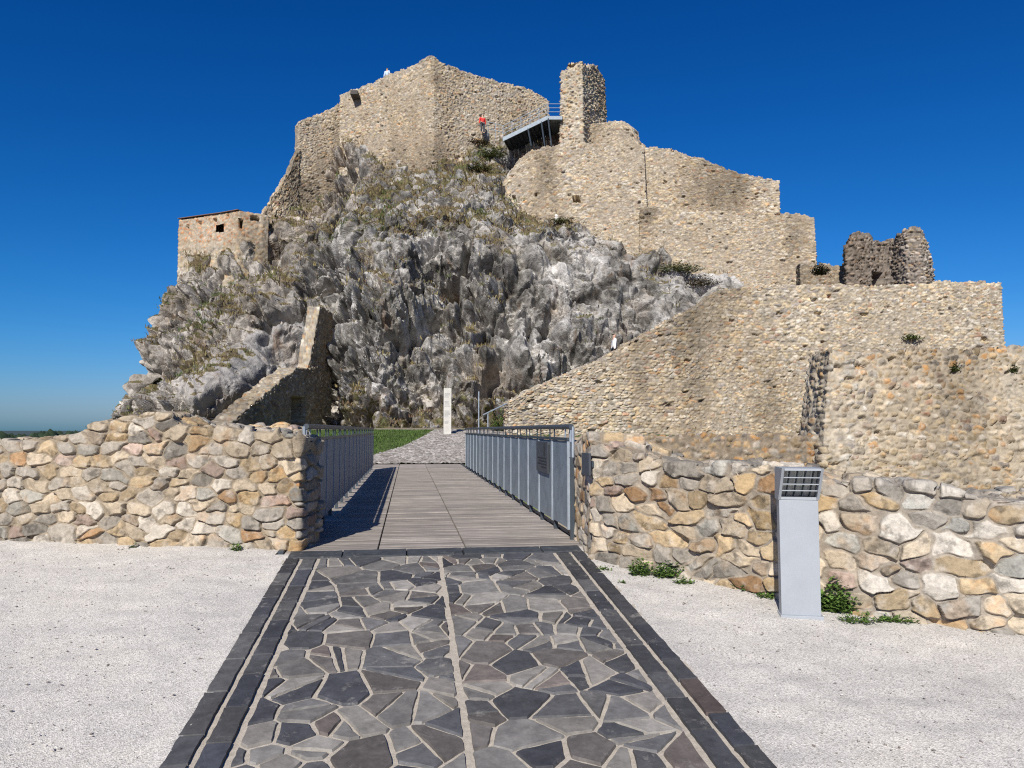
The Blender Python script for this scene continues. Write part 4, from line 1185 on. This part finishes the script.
# stair behind the terrace parapet
def stone_stair():
    mb = MB()
    a, b = P(500, 428, 36.0), P(735, 296, 38.2)
    n = 34
    d = Vector((b.x - a.x, b.y - a.y, 0)); dn = d.normalized(); nb = Vector((-dn.y, dn.x, 0))
    for k in range(n):
        p0 = a + d * (k / n); p1 = a + d * (n / n); z0 = -1.2; z1 = a.z + (b.z - a.z) * (k + 1) / n - 1.0
        q1 = a + d * ((k + 1) / n)
        c = [(v.x, v.y, z) for z in (z0, z1) for v in (p0 - nb * 0.3, q1 - nb * 0.3, q1 + nb * 1.6, p0 + nb * 1.6)]
        mb.box8(c)
    tag(mb.build("stone_stair", plain_mat("worn_stair_stone", (0.33, 0.29, 0.23), 0.9, nscale=3, lo=0.7, hi=1.2)), "stone stair climbing behind the parapet of the terrace wall", "stair")
    mb = MB()
    p0, p1 = P(483, 415, 33.4), P(513, 400.5, 34.6)
    mb2 = MB(); mb2.tube(p0, p1, 0.035, 8)
    root = empty("stair_handrail", (0, 0, 0))
    mb2.build("rail", M['steel'], root)
    for t_, bot in ((0.16, 0.75), (0.85, 1.1)):
        q = p0.lerp(p1, t_); m3 = MB(); m3.tube(q, q - Vector((0, 0, bot)), 0.03, 8); m3.build("post", M['steel'], root)
    tag(root, "thin metal handrail at the foot of the stair beside the terrace wall", "handrail")
    q = P(478.7, 436, 31.5); t_ = P(478.7, 391.5, 31.5)
    mb = MB(); mb.tube((q.x, q.y, -0.9), (q.x, q.y, t_.z), 0.03, 8)
    tag(mb.build("metal_pole", M['steel']), "thin upright metal pole beyond the right railing", "pole")
stone_stair()

# ------------------------------------------------------------------ metal stair on the summit
def summit_stair():
    root = empty("metal_stair")
    a0, a1 = P(503, 138, 60.0), P(548, 116, 60.0)
    wdt = Vector((0.6, 3.0, 0))
    mbs = MB(); 
    for off in (Vector((0, 0, 0)), wdt):
        m = MB(); p, q = a0 + off, a1 + off
        m.box8([(p.x, p.y - .05, p.z - .3), (q.x, q.y - .05, q.z - .3), (q.x, q.y + .05, q.z - .3), (p.x, p.y + .05, p.z - .3), (p.x, p.y - .05, p.z + .05), (q.x, q.y - .05, q.z + .05), (q.x, q.y + .05, q.z + .05), (p.x, p.y + .05, p.z + .05)])
        m.build("stringer", M['dark_steel'] if off.y > 1 else M['panel'], root)
    n = 11
    for k in range(n):
        p = a0.lerp(a1, (k + .1) / n); q = a0.lerp(a1, (k + 1.05) / n); z = p.z + 0.02
        m = MB(); m.box8([(v.x, v.y, z + dz) for dz in (-.06, 0) for v in (p + wdt * .02, Vector((q.x, p.y, 0)) + wdt * .02, Vector((q.x, p.y, 0)) + wdt * .98, p + wdt * .98)])
        m.build("tread", M['dark_steel'], root)
        m = MB(); m.box8([(v.x, v.y, zz) for zz in (z - (a1.z - a0.z) / n - .05, z - .062) for v in (p + wdt * .02, p + Vector((.05, 0, 0)) + wdt * .02, p + Vector((.05, 0, 0)) + wdt * .98, p + wdt * .98)])
        m.build("shade_riser", M['dark_steel'], root)  # added between the treads to stop light and keep the space below dark
    b0, b1 = a1, P(562, 119, 60.3)
    m = MB(); m.box8([(v.x, v.y, a1.z + dz) for dz in (-.3, .0) for v in (a1, Vector((b1.x, b1.y - .3, 0)), Vector((b1.x, b1.y - .3, 0)) + wdt, a1 + wdt)]); m.build("landing", M['panel'], root)
    for off in (Vector((0, -.03, 0)), wdt + Vector((0, .03, 0))):
        for lvl in (0.35, 0.7, 1.05):
            m = MB(); m.tube(a0 + off + Vector((0, 0, lvl)), a1 + off + Vector((0, 0, lvl)), .03, 6); m.tube(a1 + off + Vector((0, 0, lvl)), Vector((b1.x, b1.y - .3, a1.z + lvl)) + off, .03, 6); m.build("rail", M['steel'], root)
        for k in range(6):
            p = a0.lerp(a1, k / 5) + off; m = MB(); m.tube(p, p + Vector((0, 0, 1.05)), .035, 6); m.build("rail_post", M['steel'], root)
    for t_ in (0.55, 0.85, 1.0):
        p = a0.lerp(a1, t_); m = MB(); m.tube(p + Vector((0, 0, -.2)), Vector((p.x + 0.3, p.y + .2, a0.z - .6)), .07, 6); m.build("support", M['dark_steel'], root)
    tag(root, "grey metal stair with railings climbing to the tower ruin", "stair")
    r2 = empty("path_railing")
    p, q = P(488, 133, 60.8), P(503, 137, 60.0)
    for lvl in (.4, 1.0):
        m = MB(); m.tube(p + Vector((0, 0, lvl)), q + Vector((0, 0, lvl)), .03, 6); m.build("rail", M['steel'], r2)
    for t_ in (0, .5, 1):
        v = p.lerp(q, t_); m = MB(); m.tube(v - Vector((0, 0, .3)), v + Vector((0, 0, 1.0)), .03, 6); m.build("post", M['steel'], r2)
    tag(r2, "short metal railing below the person in red", "railing")
    wall_px("castle_wall", "wall stub added under the metal stair, coloured dark for the shade there", [(500, 139, 63.4), (520, 130, 63.3), (548, 120, 63.2), (566, 122, 63.0)], 19.0, 1.0, seed=28, pal=GREY, **{**far, 'mortar': (0.15, 0.13, 0.11)})  # added backing; darker stone and mortar colours carry the shade under the stair
summit_stair()

# ------------------------------------------------------------------ stele
def stele():
    b = P(447.3, 434.5, 34.0)
    root = empty("stone_stele", (b.x, b.y, b.z), R(7))
    m = MB(); m.box(-0.18, 0.18, -0.11, 0.11, -0.3, 2.18); m.build("slab", M['white_stone'], root, bevel=0.012)
    for z0, z1 in ((1.75, 2.0), (1.32, 1.62), (0.82, 1.2), (0.5, 0.7)):
        for k in range(int((z1 - z0) / 0.055)):
            m = MB(); z = z0 + k * 0.055; m.box(-0.14, random.uniform(0.03, 0.14), -0.114, -0.111, z, z + 0.026); m.build("text_line", M['inscription'], root)
    tag(root, "tall white inscribed stone stele at the foot of the crag", "stele")
stele()

# ------------------------------------------------------------------ cobbled path and grass beyond the bridge
def beyond():
    def zf(x, y):
        s = DX * x + DY * y
        return -1.13 + 0.092 * np.clip(s - 24.2, 0, 12) + 0.02
    left = [(371, 463.5), (388, 452), (408, 443), (424, 437.5), (436, 434)]
    right = [(470, 463.5), (478, 452), (486, 443), (490, 437.5), (492, 434)]
    # plan outline of the cobbles
    V, Q, C = [], [], []
    nA, nS = 150, 260
    S = np.linspace(24.2, 36.5, nS)
    la = np.interp(S, [24.2, 26.6, 29, 32, 34, 36.5], [-1.7, -1.2, -0.24, 0.43, 0.87, 1.3]); ra = np.interp(S, [24.2, 27, 31, 36.5], [2.1, 2.9, 3.8, 5.2])
    tt = np.linspace(0, 1, nA)
    A = la[:, None] + (ra - la)[:, None] * tt[None, :]
    SS = np.repeat(S[:, None], nA, 1)
    X = DY * A + DX * SS; Y = -DX * A + DY * SS
    Z = zf(X, Y)
    q = np.stack([A, SS, SS * 0], 2).reshape(-1, 3)
    h, bd, of = worley(q + 0.03 * np.stack([vnoise(q * 6), vnoise(q * 6 + 9), q[:, 0] * 0], 1), (0.24, 0.2, 0.5), (.8, .8, 0), 301)
    Z = Z + (0.035 * sstep(0.0, 0.05, bd) * (0.6 + 0.8 * rnd(h, 3))).reshape(Z.shape)
    c = np.array([0.37, 0.345, 0.315]) * (0.65 + 0.6 * rnd(h, 4))[:, None]
    c = np.where((bd < 0.014)[:, None], np.array([0.15, 0.125, 0.10]), c)
    me = fast_mesh("cobbled_path", np.stack([X, Y, Z], 2).reshape(-1, 3), grid_quads(nS, nA), c)
    tag(link("cobbled_path", me, M['far_stone']), kind="structure")
    # grass verge left of the path and around the stele
    rng = np.random.default_rng(12)
    pts, cols, sz = [], [], []
    while len(pts) < 9000:
        s = 23.5 + 15 * rng.random(); a = -9 + 16 * rng.random()
        l = np.interp(s, [24.2, 26.6, 29, 32, 34, 36.5], [-1.7, -1.2, -0.24, 0.43, 0.87, 1.3]); r_ = np.interp(s, [24.2, 27, 31, 36.5], [2.1, 2.9, 3.8, 5.2])
        e_ = 0.25 * math.sin(s * 4.3) + 0.2 * math.sin(s * 9.1 + 1)
        if s < 36.4 and l - 0.02 + e_ * 0.6 < a < r_ + 0.05: continue
        if rng.random() < 0.35 * (math.sin(a * 3.1 + s * 2.3) > 0.2): continue
        if a > r_ and rng.random() < 0.3: continue
        p = way(a, s); pts.append((p.x, p.y, float(zf(p.x, p.y)) - 0.12)); sz.append(0.06 + 0.10 * rng.random())
        cols.append(np.array([0.055, 0.095, 0.02]) * (0.6 + 0.9 * rng.random()))
    me = tufts("grass_verge", pts, sz, cols, 8, 21, spread=1.2, lean=0.7, wid=0.1)
    tag(link("grass_verge", me, M['veg']), "green grass verge beside the cobbled path at the foot of the crag", "grass", kind="stuff")
    # earth bank under the grass
    xs = np.linspace(-14, 8, 90); ys = np.linspace(23.4, 44, 84)
    Xg, Yg = np.meshgrid(xs, ys, indexing='ij')
    Zg = zf(Xg, Yg) - 0.06 + 0.03 * fbm(np.stack([Xg, Yg, Xg * 0], 2).reshape(-1, 3), 3, 5).reshape(Xg.shape)
    cg = np.tile(np.array([0.075, 0.105, 0.03]), (Xg.size, 1))
    me = fast_mesh("grassy_ground", np.stack([Xg, Yg, Zg], 2).reshape(-1, 3), grid_quads(*Xg.shape), cg)
    tag(link("grassy_ground", me, M['terrain']), kind="structure")
beyond()

# ------------------------------------------------------------------ lamp bollard
def lamp():
    base = G(800, 616)
    root = empty("lamp_bollard", (base.x, base.y, base.z), math.atan2(0.10, 1.0) * -1)
    root.rotation_euler = (0, 0, R(-9))
    w = 0.135
    m = MB(); m.box(-w, w, -0.045, 0.045, 0.0, 0.83); m.build("post_body", M['grey_paint'], root, bevel=0.004)
    m = MB(); m.box(-w - 0.012, w + 0.012, -0.075, 0.07, -0.05, 0.018); m.build("foot_plate", M['grey_paint'], root, bevel=0.003)
    hz = 0.832; hh = 0.235
    # tilted head: open front leaning out at the top
    head = MB()
    fb, ft, bk = -0.05, -0.20, 0.075       # y of front bottom, front top, back
    t = 0.012
    def side(x0, x1):
        head.box8([(x0, fb, hz), (x1, fb, hz), (x1, bk, hz), (x0, bk, hz), (x0, ft, hz + hh), (x1, ft, hz + hh), (x1, bk - .02, hz + hh), (x0, bk - .02, hz + hh)])
    side(-w - .006, -w + .012); side(w - .012, w + .006)
    head.box(-w + .0125, w - .0125, ft + 0.002, bk - .022, hz + hh - .018, hz + hh - .002)
    head.box(-w + .0125, w - .0125, bk - .03, bk - .012, hz + .022, hz + hh - .02)
    head.box(-w + .0125, w - .0125, fb + .002, bk - .012, hz + .001, hz + .02)
    head.build("lamp_head", M['grey_paint'], root)
    m = MB(); m.box8([(x, y + 0.062, z) for (z, y) in ((hz + .022, fb), (hz + hh - .02, ft + .03)) for x, y in ((-w + .014, y), (w - .014, y), (w - .014, y + .008), (-w + .014, y + .008))])
    m.build("lamp_glass", M['glass'], root)
    for k in range(1, 4):
        f = k / 4; z = hz + .02 + (hh - .04) * f; y = fb + (ft - fb) * f
        m = MB(); m.box(-w + .013, w - .013, y + .004, y + .03, z - .003, z + .003); m.build("louvre", M['grey_paint'], root)
    for k in range(1, 5):
        x = -w + 2 * w * k / 5
        m = MB(); m.box8([(x - .002, fb + .012, hz + .021), (x + .002, fb + .012, hz + .021), (x + .002, fb + .06, hz + .021), (x - .002, fb + .06, hz + .021), (x - .002, ft + .012, hz + hh - .019), (x + .002, ft + .012, hz + hh - .019), (x + .002, ft + .06, hz + hh - .019), (x - .002, ft + .06, hz + hh - .019)])
        m.build("grille_bar", M['dark_steel'], root)
    tag(root, "light grey lamp bollard with a tilted louvred head in front of the right wall", "lamp")
    p = base + Vector((0.055, 0.02, -0.045))
    m = MB(); m.box(-0.13, 0.14, -0.10, 0.05, -0.04, 0.035); o = m.build("footing_stone", plain_mat("ochre_stone", (0.42, 0.29, 0.14), 0.9, nscale=20, lo=0.7, hi=1.2, bstr=0.6, bdist=0.004), bevel=0.015)
    o.location = p; o.rotation_euler = (0, 0, R(-20)); tag(o, "flat ochre stone under the foot of the lamp bollard", "stone")
lamp()
def wall_box():
    p = P(586.5, 464, 6.6)
    root = empty("wall_plate", (p.x, p.y, p.z), R(-75))
    m = MB(); m.box(-0.09, 0.09, -0.012, 0.012, -0.1, 0.1); o = m.build("plate", M['plate'], root, bevel=0.004)
    m = MB(); m.box(-0.03, 0.03, 0.013, 0.06, -0.03, 0.03); m.build("bracket", M['dark_steel'], root)
    tag(root, "small dark plate fixed to the left end of the right wall", "plate")
wall_box()

# ------------------------------------------------------------------ weeds and shrubs
def weed(loc, r, h, n, colr, seed, label, name="weed", cat="weed", leaf=0.02, group=None):
    rng = np.random.default_rng(seed)
    V, Fc, C = [], [], []
    for k in range(n):
        ang = rng.random() * 6.283; rad = r * rng.random() ** 0.6
        x, y = math.cos(ang) * rad * (1.0), math.sin(ang) * rad * 0.55
        hh = h * (1 - 0.6 * (rad / r) ** 1.5) * (0.45 + 0.65 * rng.random())
        for j in range(5):
            t = (j + 1) / 5
            cx, cy, cz = x * (0.6 + 0.5 * t), y * (0.6 + 0.5 * t), hh * t
            l = leaf * (0.6 + 0.8 * rng.random()); a2 = rng.random() * 6.283; up = rng.random() * 1.1 - 0.2
            d = np.array([math.cos(a2), math.sin(a2), up]); d /= np.linalg.norm(d)
            w = np.cross(d, [0, 0, 1]); w = w / (np.linalg.norm(w) + 1e-6) * l * 0.35
            p = np.array([cx, cy, cz]); o = len(V)
            V += [p, p + d * l * 0.5 + w, p + d * l, p + d * l * 0.5 - w]
            Fc.append((o, o + 1, o + 2, o + 3)); cc = np.array(colr) * (0.6 + 0.8 * rng.random()); C += [cc] * 4
    o = link(name, fast_mesh(name, V, Fc, np.array(C), smooth=False), M['veg'])
    o.location = loc
    return tag(o, label, cat, group)
GW = (0.085, 0.15, 0.03)
def gz(px, py): p = G(px, py); return (p.x, p.y, p.z - 0.005)
weed(gz(603, 571), 0.07, 0.05, 26, GW, 1, "small weed tuft in the corner between the path kerb and the right wall")
weed(gz(641, 575), 0.11, 0.17, 110, GW, 2, "upright weed tuft at the wall foot nearest the path", leaf=0.026)
weed(gz(668, 577), 0.15, 0.14, 130, GW, 3, "spreading weed tuft midway between the path and the lamp bollard", leaf=0.026)
weed(gz(684, 584), 0.08, 0.06, 50, GW, 13, "low weed sprig just in front of the spreading tuft")
weed(gz(752, 590), 0.15, 0.12, 110, GW, 4, "weed patch just left of the lamp bollard", leaf=0.026)
weed(gz(768, 598), 0.10, 0.07, 60, GW, 14, "flat weed fringe between the left weed patch and the lamp bollard")
weed(gz(836, 612), 0.15, 0.24, 220, GW, 5, "largest green weed clump right of the lamp bollard", leaf=0.034)
weed(gz(858, 622), 0.14, 0.07, 70, GW, 6, "low weed fringe in front of the largest clump")
weed(gz(884, 621), 0.08, 0.05, 34, GW, 15, "small weed sprig right of the low fringe")
weed(gz(905, 622), 0.09, 0.06, 40, GW, 7, "sparse weed tuft at the wall foot farthest right")
weed(gz(622, 583), 0.03, 0.03, 10, GW, 8, "tiny weed sprout alone in the gravel near the kerb")
weed(gz(236, 551), 0.07, 0.09, 40, GW, 9, "small weed tuft at the foot of the left wall near its end")
weed(gz(133, 548), 0.04, 0.05, 16, (0.10, 0.13, 0.06), 10, "tiny grey green weed at the foot of the left wall")
SH = (0.13, 0.155, 0.055)
def shrub_at(px, py, Y, r, h, n, label, seed, c=SH, leaf=0.11):
    if 41 > seed > 30 and not 36 <= seed <= 39:
        k_ = np.argmin(np.where((np.abs(CPX - px) < 4) & (np.abs(CPY - py) < 4), CQ[:, 1], 1e9))
        if CQ[k_, 1] < 200: Y = float(CQ[k_, 1]) + 0.1
    p = P(px, py, Y); weed((p.x, p.y, p.z - 0.25), r, h, n * 3, c, seed, label, "shrub", "shrub", leaf)
shrub_at(493, 155, 59.2, 1.3, 1.0, 130, "green shrub on the ledge just below the metal stair", 31)
shrub_at(478, 168, 58.0, 1.3, 0.7, 90, "olive green shrub on the grassy ledge left of the steep upper wall", 32, (0.08, 0.095, 0.03))
shrub_at(476, 142, 60.6, 1.2, 0.6, 70, "brown shrub at the foot of the summit wall left below the person in red", 33, (0.13, 0.09, 0.04))
shrub_at(680, 269, 50.6, 1.8, 0.8, 170, "dark shrub strip where the crag meets the middle wall", 34)
shrub_at(704, 283, 49.8, 1.5, 0.8, 130, "dark brown shrub above the stair parapet", 35, (0.10, 0.075, 0.035))
shrub_at(820, 272, 47.0, 0.6, 0.9, 90, "dark bush in the gap left of the round ruin", 36, (0.045, 0.05, 0.02))
shrub_at(912, 335, 36.1, 0.6, 0.3, 30, "small green plant growing from the terrace wall", 37, leaf=0.1)
shrub_at(955, 365, 23.08, 0.2, 0.35, 24, "small dark plant in the leaning wall, left one of two", 38, leaf=0.07)
shrub_at(1013, 366, 23.08, 0.18, 0.35, 24, "small dark plant in the leaning wall at the right picture edge", 39, leaf=0.07)
shrub_at(560, 220, 53.5, 1.2, 0.5, 80, "low shrub at the foot of the steep upper wall", 40)
shrub_at(505, 428, 36.0, 0.8, 1.2, 120, "green bush beside the stair foot left of the terrace wall", 41, (0.07, 0.12, 0.025), 0.1)

# ------------------------------------------------------------------ people
def skin_mesh(joints, edges, radii):
    me = bpy.data.meshes.new("figure")
    me.from_pydata(joints, edges, []); me.update()
    o = bpy.data.objects.new("figure", me); col.objects.link(o)
    sm = o.modifiers.new("skin", 'SKIN'); sm.use_smooth_shade = True
    for k, r_ in enumerate(radii): me.skin_vertices[0].data[k].radius = r_ if isinstance(r_, tuple) else (r_, r_)
    me.skin_vertices[0].data[0].use_root = True
    o.modifiers.new("sub", 'SUBSURF').levels = 2
    dg = bpy.context.evaluated_depsgraph_get()
    out = bpy.data.meshes.new_from_object(o.evaluated_get(dg))
    bpy.data.objects.remove(o); out.shade_smooth()
    return out
def person(loc, rz, top_mat, label, arms=((-0.30, 0.05, 0.85), (0.30, 0.05, 0.85)), hair=True):
    root = empty("person", loc, rz)
    J = [(0, 0, .95), (0, 0, 1.15), (0, 0, 1.36), (0, 0, 1.48), (0, 0.0, 1.60), (0, 0.0, 1.70),
         (-.19, 0, 1.38), (-.25, .03, 1.12), arms[0], (.19, 0, 1.38), (.25, .03, 1.12), arms[1],
         (-.10, 0, .90), (-.11, -.02, .50), (-.11, .03, .08), (-.11, -.12, .04), (.10, 0, .90), (.12, -.06, .50), (.12, .0, .08), (.12, -.15, .04)]
    E = [(0, 1), (1, 2), (2, 3), (3, 4), (4, 5), (2, 6), (6, 7), (7, 8), (2, 9), (9, 10), (10, 11), (0, 12), (12, 13), (13, 14), (14, 15), (0, 16), (16, 17), (17, 18), (18, 19)]
    Rr = [(.15, .11), (.14, .10), (.15, .10), .055, .095, .075, .065, .05, .035, .065, .05, .035, .09, .06, .045, .035, .09, .06, .045, .035]
    link("body", skin_mesh(J, E, Rr), M['skin'], root)
    j2 = [(0, 0, .92), (0, 0, 1.15), (0, 0, 1.37), (-.20, 0, 1.385), (-.26, .03, 1.12), tuple(np.array(arms[0]) * .92 + np.array([-.26, .03, 1.12]) * .08), (.20, 0, 1.385), (.26, .03, 1.12), tuple(np.array(arms[1]) * .92 + np.array([.26, .03, 1.12]) * .08)]
    link("jacket", skin_mesh(j2, [(0, 1), (1, 2), (2, 3), (3, 4), (4, 5), (2, 6), (6, 7), (7, 8)], [(.185, .14), (.17, .13), (.18, .125), .09, .07, .055, .09, .07, .055]), top_mat, root)
    j3 = [(0, 0, .95), (-.10, 0, .88), (-.11, -.02, .5), (-.11, .03, .12), (.10, 0, .88), (.12, -.06, .5), (.12, 0, .12)]
    link("trousers", skin_mesh(j3, [(0, 1), (1, 2), (2, 3), (0, 4), (4, 5), (5, 6)], [(.17, .125), .11, .08, .065, .11, .08, .065]), M['dark_cloth'], root)
    link("hair", skin_mesh([(0, .03, 1.60), (0, .03, 1.71)], [(0, 1)], [(.10, .095), (.095, .09)]), M['hair'], root)
    return tag(root, label, "person")
p = P(482.5, 133.5, 61.6); person((p.x, p.y, p.z), R(25), M['red_cloth'], "person in a red jacket walking along the foot of the summit wall")
p = P(614.5, 366.5, 37.0); person((p.x, p.y, p.z), R(95), M['white_cloth'], "dark haired person in a white shirt on the stair behind the parapet")
p = P(387, 86, 64.6); person((p.x, p.y, p.z), R(160), M['blue_cloth'], "person in a pale blue shirt on top of the summit wall")
